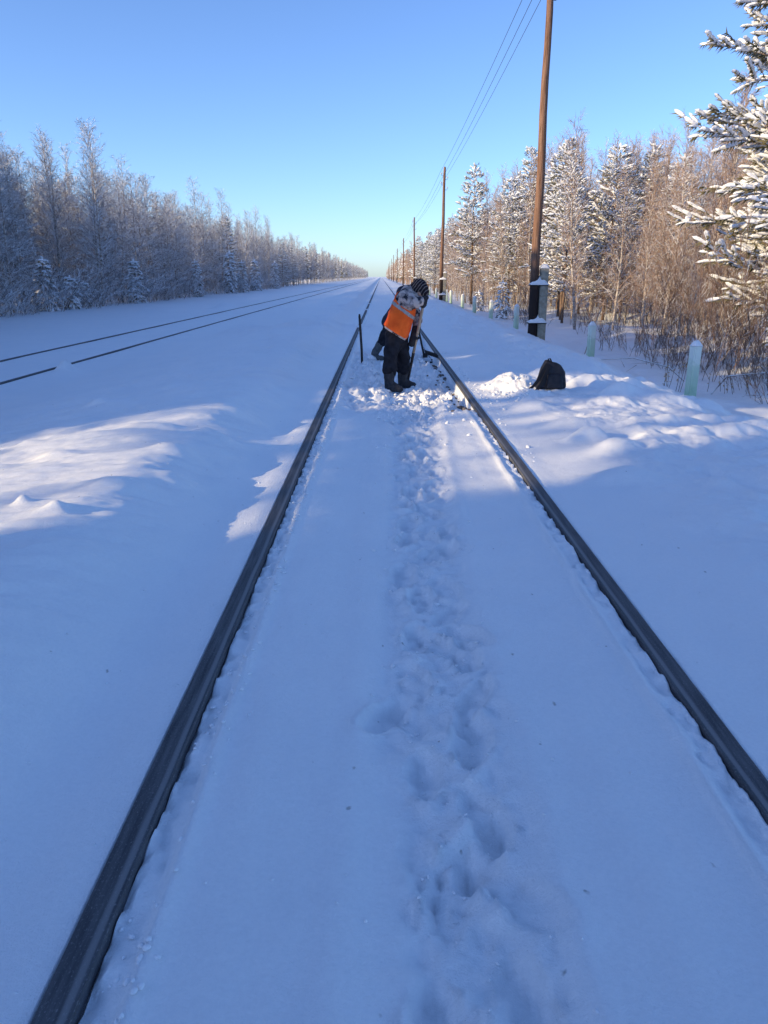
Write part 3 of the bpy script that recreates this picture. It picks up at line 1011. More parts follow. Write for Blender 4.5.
def shell_band(name, src, keep, lift, material, parent):
    """a strip of cloth lying on another garment: its faces where keep(co) holds, lifted and closed"""
    bm = bmesh.new(); bm.from_mesh(src.data)
    bm.normal_update()
    bmesh.ops.delete(bm, geom=[f for f in bm.faces if not keep(f.calc_center_median())], context='FACES')
    bm.normal_update()
    outer = [v for v in bm.verts]
    r = bmesh.ops.duplicate(bm, geom=bm.faces[:])
    for v in outer:
        v.co += v.normal * lift
    me = bpy.data.meshes.new(name)
    bm.to_mesh(me); bm.free()
    me.materials.append(material)
    me.polygons.foreach_set('use_smooth', [True] * len(me.polygons))
    return link(name, me, parent)

def glove(parent, base, palm_c, shaft_dir, across, r_shaft, name='glove', wrist=None):
    """palm, four unequal fingers wrapped round the shaft and a thumb closing from the side"""
    s = Vector(shaft_dir).normalized()
    a = Vector(across).normalized()
    a = (a - s * a.dot(s)).normalized()          # from the palm towards the shaft
    t = s.cross(a)
    c = Vector(palm_c)
    pr = []
    pr.append((c + s * 0.032 - a * 0.014, c - s * 0.034 - a * 0.014, 0.046, 0.043))
    for k, ln in enumerate((0.9, 1.0, 0.95, 0.78)):
        o = c + s * (0.036 - 0.024 * k)
        R0 = r_shaft + 0.018
        ang = [-0.9, 0.2, 1.4 * ln, 2.5 * ln]
        ctr = o + a * (0.012 + r_shaft)
        pts = [ctr + (-a * math.cos(q) + t * math.sin(q)) * R0 for q in ang]
        for i in range(3):
            pr.append((pts[i], pts[i + 1], 0.0165 - 0.001 * i, 0.0155 - 0.001 * i))
    ctr = c + s * 0.052 + a * (0.012 + r_shaft)
    tp = [c + s * 0.025 - t * 0.02, c + s * 0.05 - t * 0.035 + a * 0.01, ctr - t * 0.03 + a * 0.02, ctr + a * 0.03]
    for i in range(3):
        pr.append((tp[i], tp[i + 1], 0.016 - 0.001 * i, 0.015 - 0.001 * i))
    if wrist is not None:
        pr.append((c - a * 0.012, V(*wrist), 0.042, 0.058))
    return blob(name, pr, 0.006, M_glove, parent, base, 2)

def V(*a): return Vector(a)

# --- the worker in the orange vest
B1 = (0.19, 9.93, -0.09)
p1 = empty('person', B1, 'person in orange vest, camouflage jacket and striped beanie bending over a long handled tool', 'person', 'track workers')
bodyp = [((.115, 9.80, 0.0), (.115, 9.82, .30), .04, .055), ((.115, 9.82, .30), (.15, 9.90, .60), .055, .075), ((.29, 10.05, 0.0), (.29, 10.05, .30), .04, .055), ((.29, 10.05, .30), (.22, 10.04, .60), .055, .075),
         ((.10, 9.79, -.03), (.22, 9.73, -.06), .035, .03), ((.275, 10.05, -.03), (.39, 10.03, -.05), .035, .03),
         ((.19, 9.92, .60), (.28, 9.92, .98), .10, .095), ((.19, 10.02, .60), (.28, 10.02, .98), .10, .095), ((.30, 9.88, 1.03), (.32, 10.10, 1.04), .06, .06), ((.31, 9.99, 1.04), (.41, 9.99, 1.09), .055, .05),
         ((.30, 9.84, 1.04), (.405, 9.70, .97), .045, .038), ((.405, 9.70, .97), (.53, 9.80, 1.0), .036, .028), ((.36, 10.13, 1.0), (.47, 10.13, .75), .045, .036), ((.47, 10.13, .75), (.445, 10.03, .55), .034, .026),
         ((.455, 9.99, 1.15), (.485, 9.985, 1.08), .085, .072), ((.50, 9.985, 1.06), (.515, 9.985, 1.03), .05, .042),      # skull, jaw
         ((.545, 9.985, 1.09), (.562, 9.985, 1.07), .012, .014), ((.47, 9.905, 1.10), (.472, 9.905, 1.075), .014, .01), ((.47, 10.065, 1.10), (.472, 10.065, 1.075), .014, .01)]   # nose, ears
body1 = blob('body', bodyp, 0.011, M_skin, p1, B1, 3)
for y in (9.955, 10.015):
    eb = MB()
    eb.lump(tuple(V(.545, y, 1.115) - V(*B1)), (0, 1, 0), 0.013, 0.009, 0.009, 0, random.Random(1), 8, 0.0)
    link('eye', eb.mesh('eye', [M_eye], True), p1)

for i, pr in enumerate(([((.108, 9.80, .17), (.10, 9.79, .0), .074, .062), ((.10, 9.79, .0), (.095, 9.79, -.05), .062, .052), ((.09, 9.79, -.05), (.235, 9.71, -.065), .050, .044), ((.14, 9.77, -.02), (.19, 9.74, -.045), .05, .045)],
                         [((.288, 10.05, .17), (.275, 10.05, .0), .074, .062), ((.275, 10.05, .0), (.27, 10.05, -.05), .062, .052), ((.265, 10.05, -.05), (.415, 10.025, -.06), .050, .042), ((.31, 10.045, -.02), (.36, 10.035, -.04), .05, .045)])):
    bt = blob('boot', pr, 0.009, M_boot, p1, B1, 3, (0.006, 14))
blob('trousers', [((.112, 9.81, .14), (.112, 9.82, .30), .082, .09), ((.112, 9.82, .30), (.16, 9.91, .58), .092, .115), ((.285, 10.05, .14), (.285, 10.05, .30), .082, .09), ((.285, 10.05, .30), (.23, 10.03, .58), .092, .115),
                  ((.18, 9.93, .56), (.21, 10.02, .60), .14, .13), ((.16, 9.90, .5), (.22, 10.03, .5), .11, .11), ((.11, 9.81, .17), (.11, 9.81, .19), .092, .092), ((.285, 10.05, .17), (.285, 10.05, .19), .092, .092)], 0.012, M_trouser, p1, B1, 3, (0.018, 10))
torso = [((.180, 9.91, .61), (.295, 9.91, 1.00), .170, .132), ((.180, 10.04, .61), (.295, 10.05, 1.00), .170, .132), ((.30, 9.90, 1.03), (.325, 10.08, 1.045), .112, .112), ((.20, 9.97, .64), (.28, 9.97, .9), .17, .16)]
ax = (V(.295, 9.97, 1.0) - V(.185, 9.97, .62)).normalized()
hem = V(.215, 9.97, .60)
hem_n = -(ax + V(0.55, 0, 0) * 0.55).normalized()
arms_r = [((.295, 9.84, 1.055), (.405, 9.715, .985), .094, .080), ((.405, 9.715, .985), (.468, 9.765, .992), .078, .060)]
arms_l = [((.355, 10.12, 1.01), (.465, 10.13, .76), .088, .07), ((.465, 10.12, .76), (.452, 10.06, .68), .064, .056)]
jack = blob('jacket', [(p, q, a - .012, b - .012) for (p, q, a, b) in torso] + arms_r + arms_l + [((.33, 9.99, 1.11), (.39, 9.99, 1.13), .085, .075), ((.40, 9.99, 1.08), (.455, 9.985, 1.05), .095, .085)], 0.011, M_camo, p1, B1, 3, (0.013, 11),
            cuts=[(hem - ax * 0.022, hem_n)])
vest = blob('vest', torso, 0.011, M_orange, p1, B1, 3, (0.013, 9), cuts=[(hem, hem_n), (V(.285, 9.97, 1.03), (ax + V(0.28, -0.5, -0.1)))], fill=False)
bc = V(.265, 9.97, .895) - V(*B1)
bn = (ax + V(0.42, 0, 0)).normalized()
shell_band('reflective_strip', vest, lambda c: abs((c - bc).dot(bn)) < 0.019, 0.005, M_reflect, vest)
blob('hat', [((.475, 9.985, 1.165), (.49, 9.985, 1.15), .105, .10), ((.44, 9.985, 1.15), (.47, 9.985, 1.19), .092, .085), ((.50, 9.985, 1.13), (.52, 9.985, 1.11), .088, .082)], 0.010, M_hat, p1, B1, 3, (0.006, 16), cuts=[(V(.51, 9.985, 1.03), (0.4, 0, -0.9))])
SH0, SH1 = V(.540, 9.845, 1.05), V(.33, 10.21, -0.13)
sd = (SH1 - SH0).normalized()
pA = SH0 + sd * 0.06
pB = SH0 + sd * 0.59
glove(p1, B1, pA - V(0.004, 0.034, 0), -sd, (0.25, 1, 0), 0.018, wrist=(.482, 9.775, .99))
glove(p1, B1, pB + V(-0.032, -0.012, 0.01), -sd, (1, 0.3, 0), 0.018, wrist=(.446, 10.04, .65))
# the tool in the worker's hands
sb = MB()
sb.tube([tuple(SH0 + sd * t) for t in (0, 0.2, 0.5, 0.75)], [0.017, 0.018, 0.018, 0.018], 8)
tool = empty('digging_bar', tuple(SH1), 'long bar with pale wooden upper shaft held by the worker in the orange vest', 'tool')
sb.v = [tuple(V(*v) - SH1) for v in sb.v]
link('wooden_shaft', sb.mesh('wooden_shaft', [M_shaft], True), tool)
sb = MB()
L1 = (SH1 - SH0).length
sb.tube([tuple(SH0 + sd * t - SH1) for t in (0.74, 0.8, L1 - 0.08, L1)], [0.020, 0.019, 0.017, 0.006], 8)
link('iron_tip', sb.mesh('iron_tip', [M_iron], True), tool)

# --- the second worker, mostly hidden behind the first
B2 = (0.2, 13.4, -0.09)
p2 = empty('person', B2, 'person in dark clothes and grey boots, mostly hidden behind the one in orange', 'person', 'track workers')
b2p = [((0.0, 13.42, .20), (.08, 13.42, .36), .045, .055), ((.08, 13.42, .36), (.20, 13.42, .60), .055, .075), ((-.12, 13.42, .0), (0.0, 13.42, .20), .04, .045), ((-.12, 13.42, -.02), (0.02, 13.40, -.06), .035, .03),
       ((.33, 13.3, -.02), (.38, 13.3, .33), .04, .055), ((.38, 13.3, .33), (.24, 13.36, .60), .055, .075), ((.33, 13.3, -.04), (.45, 13.29, -.06), .035, .03),
       ((.21, 13.40, .60), (.36, 13.38, .92), .12, .11), ((.28, 13.28, .94), (.31, 13.48, .95), .06, .06), ((.30, 13.38, .95), (.37, 13.38, 1.0), .055, .05),
       ((.33, 13.24, .93), (.48, 13.2, .70), .045, .036), ((.48, 13.2, .70), (.60, 13.28, .56), .034, .026), ((.34, 13.5, .93), (.5, 13.5, .78), .045, .036), ((.5, 13.5, .78), (.585, 13.36, .70), .034, .026),
       ((.37, 13.38, 1.05), (.40, 13.38, .98), .085, .07), ((.415, 13.38, .97), (.43, 13.38, .94), .05, .042), ((.465, 13.38, 1.0), (.478, 13.38, .985), .012, .014)]
blob('body', b2p, 0.013, M_skin, p2, B2, 3)
blob('boot', [((-0.005, 13.42, .21), (-.11, 13.42, .03), .072, .066), ((-.12, 13.42, .0), (-.13, 13.42, -.02), .06, .05), ((-.12, 13.42, -.03), (0.02, 13.40, -.05), .048, .04)], 0.010, M_bootgrey, p2, B2, 3, (0.006, 14))
blob('boot', [((.345, 13.3, .17), (.335, 13.3, .0), .074, .062), ((.33, 13.3, -.04), (.47, 13.29, -.05), .05, .042)], 0.010, M_bootgrey, p2, B2, 3, (0.006, 14))
blob('trousers', [((0.005, 13.42, .22), (.08, 13.42, .37), .080, .09), ((.08, 13.42, .37), (.2, 13.41, .60), .09, .115), ((.35, 13.3, .15), (.38, 13.3, .33), .08, .09), ((.38, 13.3, .33), (.25, 13.36, .60), .09, .115), ((.19, 13.42, .6), (.23, 13.36, .6), .13, .13)], 0.013, M_trouser, p2, B2, 3, (0.012, 9))
blob('jacket', [((.155, 13.40, .56), (.43, 13.39, .95), .150, .120), ((.35, 13.28, .95), (.37, 13.5, .96), .105, .105), ((.32, 13.25, .94), (.48, 13.2, .71), .085, .066), ((.48, 13.2, .71), (.57, 13.26, .6), .062, .05), ((.34, 13.5, .94), (.5, 13.5, .79), .08, .066), ((.5, 13.5, .79), (.565, 13.40, .73), .06, .05)],
     0.013, M_navy, p2, B2, 3, (0.012, 10), cuts=[(V(.2, 13.4, .48), (0, 0, -1))])
blob('hood', [((.365, 13.38, 1.03), (.40, 13.38, 1.05), .115, .11)], 0.012, M_navy, p2, B2, 3, (0.008, 12), cuts=[(V(.43, 13.38, 1.02), (1, 0, -0.5))])
Q0, Q1 = V(.56, 13.28, .80), V(.735, 13.42, -0.06)
qd = (Q1 - Q0).normalized()
glove(p2, B2, Q0 + qd * 0.12 + V(0.0, 0.03, 0.0), -qd, (0, -1, 0), 0.016)
glove(p2, B2, Q0 + qd * 0.27 + V(-0.01, -0.03, 0.0), -qd, (0, 1, 0), 0.016)
sv = empty('shovel', tuple(Q1), 'dark shovel held by the hidden worker, blade resting beside the right rail', 'shovel')
b = MB(); b.tube([tuple(Q0 - Q1), tuple((Q0 + Q1) / 2 - Q1), (0, 0, 0.06)], [0.017] * 3, 8)
link('shaft', b.mesh('shaft', [M_iron], True), sv)
b = MB()
for j in range(6):
    for i in range(7):
        u, v = i / 6 * 2 - 1, j / 5
        b.v.append((0.02 + v * 0.22, u * 0.13, 0.09 - v * 0.07 + 0.05 * abs(u) ** 2.5))
nb = len(b.v)
b.v += [(x, y, z - 0.012) for (x, y, z) in b.v]
for j in range(5):
    for i in range(6):
        a = j * 7 + i
        b.f.append((a, a + 1, a + 8, a + 7)); b.f.append((nb + a, nb + a + 7, nb + a + 8, nb + a + 1))
for i in range(6):
    b.f.append((nb + i, nb + i + 1, i + 1, i)); a = 35 + i; b.f.append((a, a + 1, nb + a + 1, nb + a))
for j in range(5):
    a = j * 7; b.f.append((a, a + 7, nb + a + 7, nb + a)); a += 6; b.f.append((nb + a, nb + a + 7, a + 7, a))
b.box((-0.02, -0.02, 0.02), (0.06, 0.02, 0.095))
b.m = [0] * len(b.f)
link('blade', b.mesh('blade', [M_iron]), sv)

# --- iron bar stuck in the snow
rz = ter(-0.315, 12.7)
b = MB(); b.tube([(0.01, 0, -0.3), (0.0, 0, 0.2), (-0.03, 0, 0.72), (-0.032, 0, 0.76)], [0.019, 0.02, 0.019, 0.012], 8)
tag(link('iron_bar', b.mesh('iron_bar', [M_iron], True), None, (-0.315, 12.7, rz)), 'thin dark iron bar stuck upright in the snow near the left rail', 'bar')

# --- rucksack on the snow heap
BG = V(1.93, 8.80, 0)
BG.z = ter(BG.x, BG.y) - 0.035
bag = empty('rucksack', tuple(BG), 'black rucksack standing on a sunlit heap of snow beside the right rail', 'rucksack')
bag.scale = (.93, .93, .93)
Lb = lambda x, y, z: V(x, y, z) + BG
blob('main_body', [([Lb(-.145, -.03, .06), Lb(.155, -.03, .06), Lb(-.15, .07, .06), Lb(.155, .07, .06), Lb(-.105, -.0, .22), Lb(.14, .0, .20), Lb(-.10, .07, .24), Lb(.14, .07, .22), Lb(-.055, .04, .335), Lb(-.055, .07, .335), Lb(.085, .04, .295), Lb(.085, .07, .295)], .035),
                     (Lb(-.06, .05, .35), Lb(-.035, .05, .352), .03, .026)], 0.010, M_bag, bag, BG, 3, (0.010, 9))
blob('front_pocket', [([Lb(-.05, -.075, .06), Lb(.115, -.075, .06), Lb(-.05, -.03, .06), Lb(.115, -.03, .06), Lb(-.035, -.045, .19), Lb(.10, -.045, .18), Lb(-.02, -.02, .20), Lb(.09, -.02, .20)], .024)], 0.009, M_bag, bag, BG, 3, (0.006, 12))
def strap(pts, w):
    b = MB()
    n = len(pts)
    for i, p in enumerate(pts):
        b.v += [(p[0] - w, p[1], p[2]), (p[0] + w, p[1] + 0.006, p[2]), (p[0] + w, p[1] + 0.015, p[2] + 0.006), (p[0] - w, p[1] + 0.009, p[2] + 0.006)]
    for i in range(n - 1):
        for j in range(4):
            a = i * 4 + j; c = i * 4 + (j + 1) % 4
            b.f.append((a, c, c + 4, a + 4)); b.m.append(0)
    b.f += [(3, 2, 1, 0), tuple((n - 1) * 4 + j for j in range(4))]; b.m += [0, 0]
    return link('shoulder_strap', b.mesh('shoulder_strap', [M_strap]), bag)
strap([(-.06, -.02, .33), (-.12, -.075, .25), (-.17, -.10, .15), (-.23, -.12, .075), (-.29, -.14, .035)], 0.022)
strap([(-.04, -.03, .31), (-.08, -.095, .22), (-.13, -.12, .12), (-.18, -.14, .05), (-.215, -.16, .01)], 0.02)
b = MB(); b.tube([(-.05, .02, .35), (-.045, .02, .385), (-.02, .02, .39), (0.0, .02, .345)], [0.009] * 4, 6)
link('carry_handle', b.mesh('carry_handle', [M_strap]), bag)

# ------------------------------------------------------------------ trees and brush
UP = Vector((0, 0, 1))
def rdir(az, el):
    return Vector((math.cos(az) * math.cos(el), math.sin(az) * math.cos(el), math.sin(el)))

def birch(seed, H, spread=0.24, dens=6.0, t0=0.10, up=0.85, fine=0.0065, droop=0.25, subs=5):
    """bare birch: returns (trunk mesh, crown mesh builder)"""
    r = random.Random(seed)
    tr, cr = MB(), MB()
    cx, cy = r.uniform(-.25, .25), r.uniform(-.25, .25)
    def tp(t):
        return Vector((cx * math.sin(t * 2.4) + 0.04 * math.sin(t * 9), cy * math.sin(t * 2.0) + 0.04 * math.cos(t * 8), t * H))
    k = 12
    tr.tube([tuple(tp(i / k) - (UP * 0.4 if i == 0 else UP * 0)) for i in range(k + 1)], [max(0.010, 0.0085 * H * (1 - i / k) ** 0.9) for i in range(k + 1)], 7, 0)
    n = int(H * dens)
    for i in range(n):
        t = t0 + (0.98 - t0) * (i + r.random()) / n
        az = i * 2.4 + r.uniform(-.6, .6)
        L = (H * spread * (1 - 0.80 * t) * r.uniform(0.6, 1.15) + 0.25) * min(1, 0.55 + t * 2.2)
        el = up + r.uniform(-.25, .25) + 0.25 * (t - 0.5)
        d = rdir(az, el)
        p = tp(t)
        pts = [p.copy()]
        for s in range(4):
            d = (d + UP * (-droop * 0.28 * (1.4 - t)) + Vector((r.gauss(0, .10), r.gauss(0, .10), r.gauss(0, .06)))).normalized()
            p = p + d * (L / 4)
            pts.append(p.copy())
        rb = 0.006 + 0.008 * L * 0.6
        cr.tube([tuple(q) for q in pts], [rb, rb * .8, rb * .62, rb * .45, 0.003], 3, 0, False, r.random() * 2)
        nt = max(4, int(L * 5.5))
        for j in range(nt):
            u = 0.22 + 0.78 * (j + r.random()) / nt
            f = u * 4
            a = min(3, int(f))
            q = pts[a].lerp(pts[a + 1], f - a)
            dd = (pts[a + 1] - pts[a]).normalized()
            td = (dd * 0.9 + Vector((r.gauss(0, .6), r.gauss(0, .6), r.gauss(0.1, .45)))).normalized()
            tl = (0.28 + 0.34 * L * (1.1 - u)) * r.uniform(.6, 1.2)
            q2 = q + td * tl * 0.5
            q3 = q2 + (td + UP * r.uniform(-.45, .25)).normalized() * tl * 0.5
            cr.tube([tuple(q), tuple(q2), tuple(q3)], [fine * 1.15, fine * .9, fine * .45], 3, 0, False, r.random() * 2)
            for m in range(subs):
                w = r.random()
                s0 = q.lerp(q2, w * 2) if w < .5 else q2.lerp(q3, w * 2 - 1)
                sd = (td * 0.8 + Vector((r.gauss(0, .65), r.gauss(0, .65), r.gauss(0, .55)))).normalized()
                cr.spike(s0, s0 + sd * r.uniform(.12, .34), fine * 0.8, 0)
    return tr, cr

def conifer(seed, H, width, step=0.36, per=6, t0=0.12, clump=0.17, taper=0.9, lat=0.24, droop=0.25, tip_up=0.3, snow=0.85, nspk=5, fat=0.32, uneven=0.25, dead=0.0, jit=0.12, gap=0.16):
    """snow laden conifer: trunk, crown (twigs 0, needles 1, snow 2)"""
    r = random.Random(seed)
    tr, cr = MB(), MB()
    k = 9
    wob = [Vector((r.gauss(0, .02), r.gauss(0, .02), 0)) * H * 0.1 for i in range(k + 1)]
    def tp(t):
        f = t * k
        a = min(k - 1, int(f))
        return wob[a].lerp(wob[a + 1], f - a) + UP * (t * H)
    tr.tube([tuple(tp(i / k) - (UP * 0.4 if i == 0 else UP * 0)) for i in range(k + 1)], [max(.008, 0.011 * H * (1 - i / k)) for i in range(k + 1)], 8, 0)
    def tuft(p, d, s):
        d = d.normalized()
        for m in range(nspk):
            a = r.uniform(0, 6.28)
            sd = d.orthogonal().normalized()
            e = d.cross(sd)
            o = (sd * math.cos(a) + e * math.sin(a))
            b0 = p + d * s * r.uniform(-.8, .3)
            cr.spike(b0, b0 + (d * r.uniform(.5, 1.0) + o * r.uniform(.35, .75) - UP * 0.25) * s * 0.95, s * 0.12, 1)
        if r.random() < snow:
            f = r.uniform(.75, 1.2)
            cr.lump(tuple(p + UP * s * 0.12), (d.x, d.y, d.z), s * r.uniform(.85, 1.15), s * fat * f, s * fat * .8 * f, 2, r, 6, 0.22)
    z = t0 * H
    w = 0
    while z < H * 0.985:
        t = z / H
        n = max(3, int(per * (1.05 - .35 * t)))
        for i in range(n):
            L = width * ((1 - t) ** taper) * r.uniform(1 - uneven, 1 + uneven) * min(1, .55 + (t - t0) * 3) + 0.12
            az = 6.283 * (i + r.uniform(-.3, .3)) / n + w * 1.1
            el = 0.15 + 0.75 * t * tip_up * 2 - droop * (1 - t) + r.uniform(-jit, jit)
            d = rdir(az, el)
            p = tp(max(.02, min(.99, t + r.uniform(-1, 1) * (.45 if jit > .2 else .25) * step / H)))
            seg = max(3, int(L / 0.3))
            pts = [p.copy()]
            for s in range(seg):
                d = (d + UP * (tip_up * 0.22 - droop * .10) + Vector((r.gauss(0, .05), r.gauss(0, .05), r.gauss(0, .04)))).normalized()
                p = p + d * (L / seg)
                pts.append(p.copy())
            rb = 0.006 + 0.010 * L
            cr.tube([tuple(q) for q in pts], [rb * (1 - .75 * s / seg) for s in range(seg + 1)], 4, 0, False)
            if r.random() < dead:
                continue
            u = min(0.3 / max(L, .3), .5) * r.uniform(.8, 1.3)
            side = 1
            while u < 1.0:
                f = u * seg
                a = min(seg - 1, int(f))
                q = pts[a].lerp(pts[a + 1], f - a)
                dd = (pts[a + 1] - pts[a]).normalized()
                sdv = dd.cross(UP)
                if sdv.length < .1:
                    sdv = Vector((1, 0, 0))
                sdv.normalize()
                ll = (lat + 0.30 * L * (1 - u)) * r.uniform(.6, 1.2)
                ld = (dd * 0.75 + sdv * side * r.uniform(.5, 1.0) + UP * r.uniform(-.12 - jit * .6, .22 + jit * .8)).normalized()
                m = max(1, int(ll / (clump * 1.15)))
                if m > 1:
                    cr.tube([tuple(q), tuple(q + ld * ll)], [.008, .004], 3, 0, False)
                for c in range(m):
                    pc = q + ld * (ll * (c + 0.75) / m)
                    tuft(pc, ld + UP * r.uniform(-.1, .15), clump * r.uniform(.75, 1.2))
                side = -side
                u += max(.03, gap / max(L, .3)) * r.uniform(.75, 1.3)
            tuft(pts[-1], d, clump * 1.1)
        z += step * r.uniform(.75, 1.2) * (1 - .35 * t)
        w += 1
    tuft(tp(1.0), UP, clump * 1.2)
    return tr, cr

def brush(seed, H, n, spread, fine=0.006, arch=0.0, subs=4, base=0.35):
    r = random.Random(seed)
    b = MB()
    for i in range(n):
        az = r.uniform(0, 6.28)
        p = Vector((r.gauss(0, base), r.gauss(0, base), -.2))
        h = H * r.uniform(.45, 1.0)
        d = rdir(az, 1.45 - spread * r.random())
        pts = [p.copy()]
        for s in range(5):
            d = (d + Vector((r.gauss(0, .07), r.gauss(0, .07), 0)) - UP * arch * (s / 5) * r.uniform(.5, 1.2) + Vector((math.cos(az), math.sin(az), 0)) * arch * .35).normalized()
            p = p + d * (h + .2) / 5
            pts.append(p.copy())
        b.tube([tuple(q) for q in pts], [fine * 1.5, fine * 1.35, fine * 1.15, fine * .95, fine * .75, fine * .4], 3, 0, False, r.random() * 2)
        for j in range(int(5 + h * 4)):
            u = r.uniform(.25, 1) * 5
            a = min(4, int(u))
            q = pts[a].lerp(pts[a + 1], u - a)
            dd = (pts[a + 1] - pts[a]).normalized()
            td = (dd + Vector((r.gauss(0, .45), r.gauss(0, .45), r.gauss(0.1, .3)))).normalized()
            tl = r.uniform(.2, .5) * (0.5 + .25 * h)
            b.tube([tuple(q), tuple(q + td * tl * .5), tuple(q + (td + UP * .1).normalized() * tl)], [fine * .85, fine * .65, fine * .3], 3, 0, False)
            for m in range(subs):
                s0 = q + td * tl * r.random()
                sd = (td + Vector((r.gauss(0, .5), r.gauss(0, .5), r.gauss(0.05, .35)))).normalized()
                b.spike(s0, s0 + sd * r.uniform(.08, .22), fine * .6, 0)
    return b

def make_tree(name, label, cat, group, tr, cr, tm, cms):
    o = empty(name, (0, 0, 0), label, cat, group)
    link('trunk', tr.mesh('trunk', [tm], True), o)
    link('crown', cr.mesh('crown', cms), o)
    return o

CON = [M_twig_right, M_needle, M_snow]
L_G = 'frosted birches along the left side of the clearing'
L_T = 'bare frosted birch in the shaded wood left of the tracks'
R_G = 'bare birches in the wood behind the marker posts'
R_T = 'bare russet birch in the sunlit wood right of the tracks'
C_G = 'snowy pines in the wood behind the marker posts'
C_T = 'snow laden pine among birches in the sunlit wood right of the tracks'
CL_G = 'snowy conifers in the wood on the left'
CL_T = 'snow laden conifer within the shaded wood left of the tracks'
BR_G = 'bare bushes in front of the sunlit wood'
BR_T = 'bare dark brush of thin upright stems at the foot of the sunlit wood'
BL_G = 'snowy bushes at the foot of the shaded wood'
BL_T = 'arched snow covered bush at the edge of the shaded wood left of the tracks'
SM_G = 'small snowy spruces at the foot of the shaded wood'

class Pool:
    """prototypes that are used themselves first and copied afterwards"""
    def __init__(s, protos):
        s.p = protos
        s.lab = [o['label'] for o in protos]
        s.used = [False] * len(protos)
        s.n = 0
    def put(s, x, y, r, sc=1.0, i=None, label=None, sink=0.0):
        i = r.randrange(len(s.p)) if i is None else i
        o = s.p[i]
        if s.used[i]:
            o = copy_tree(o)
        s.used[i] = True
        s.n += 1
        o.location = (x, y, ter(x, y) - sink)
        o.rotation_euler = (r.gauss(0, .02), r.gauss(0, .02), r.uniform(0, 6.28))
        o.scale = (sc, sc, sc * r.uniform(.92, 1.08))
        o['label'] = label or s.lab[i]
        return o
    def close(s):
        for o, u in zip(s.p, s.used):
            if not u:
                for c in list(o.children):
                    bpy.data.objects.remove(c)
                bpy.data.objects.remove(o)

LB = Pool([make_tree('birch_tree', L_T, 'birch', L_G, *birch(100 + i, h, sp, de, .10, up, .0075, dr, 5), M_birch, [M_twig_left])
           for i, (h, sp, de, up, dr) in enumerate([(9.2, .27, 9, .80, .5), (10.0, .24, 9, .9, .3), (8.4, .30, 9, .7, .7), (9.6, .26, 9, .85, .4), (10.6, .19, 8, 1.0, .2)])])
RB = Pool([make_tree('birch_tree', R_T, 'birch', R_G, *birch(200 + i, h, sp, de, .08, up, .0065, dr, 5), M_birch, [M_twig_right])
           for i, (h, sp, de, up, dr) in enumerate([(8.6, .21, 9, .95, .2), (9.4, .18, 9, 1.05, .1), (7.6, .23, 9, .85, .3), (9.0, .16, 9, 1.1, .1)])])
RC = Pool([make_tree('pine_tree', C_T, 'pine', C_G, *conifer(300 + i, h, w, .33, 7, t0, .17, .70, .30, .16, .22, .74, 5, .38, .40, jit=.34), M_pine, CON)
           for i, (h, w, t0) in enumerate([(9.2, 1.95, .22), (8.4, 2.1, .16), (10.0, 1.8, .28), (7.6, 1.8, .14)])])
LC = Pool([make_tree('conifer_tree', CL_T, 'conifer', CL_G, *conifer(400 + i, h, w, .42, 6, .12, .22, .8, .22, .35, .2, .75, 5, .32), M_pine, CON)
           for i, (h, w) in enumerate([(8.0, 1.6), (9.0, 1.7)])])
SS = Pool([make_tree('spruce_tree', 'small snow laden spruce at the foot of the shaded wood left of the tracks', 'spruce', SM_G, *conifer(500 + i, h, w, .24, 6, .04, .17, .85, .16, 1.25, .05, .9, 5, .42, .5), M_pine, CON)
           for i, (h, w) in enumerate([(2.7, .85), (1.7, .75), (3.4, 1.0)])])
BRU = Pool([tag(link('brush_shrub', brush(600 + i, h, n, .45, .0058, 0.0, 4, .5).mesh('brush_shrub', [M_twig_brush])), BR_T, 'bush', BR_G) for i, (h, n) in enumerate([(2.2, 18), (3.0, 16), (1.3, 14), (3.8, 14)])])
BLU = Pool([tag(link('snowy_shrub', brush(700 + i, h, n, .7, .010, .32, 4, .5).mesh('snowy_shrub', [M_twig_left])), BL_T, 'bush', BL_G) for i, (h, n) in enumerate([(3.2, 22), (2.4, 24), (4.2, 18)])])

r = random.Random(42)
# --- right wood
for (x, y, i, sc, lab) in [
        (6.75, 60.0, 0, 1.08, 'tall snowy pine whose pointed top rises just right of the second pole'), (8.3, 52.0, 1, .98, 'broad snowy pine between the second pole and the tall strapped pole, front of its group'),
        (9.9, 55.0, 2, 1.0, 'dark topped slender pine directly left of the tall strapped pole'), (8.9, 40.0, 3, 1.02, 'snowy pine right behind the tall strapped pole'),
        (10.4, 47.0, 2, .98, 'tall snowy pine just right of the tall strapped pole'), (10.6, 38.0, 1, .96, 'snow plastered pine midway between the strapped pole and the big right hand pine'),
        (13.3, 41.0, 0, .92, 'narrow pointed pine standing above the birches left of the big right hand pine')]:
    RC.put(x, y, r, sc, i, lab)
placed = [(o.location.x, o.location.y) for o in RC.p]
def free(x, y, d):
    return all((x - a) ** 2 + (y - b) ** 2 > d * d for a, b in placed)
cnt = 0
y = 17.0
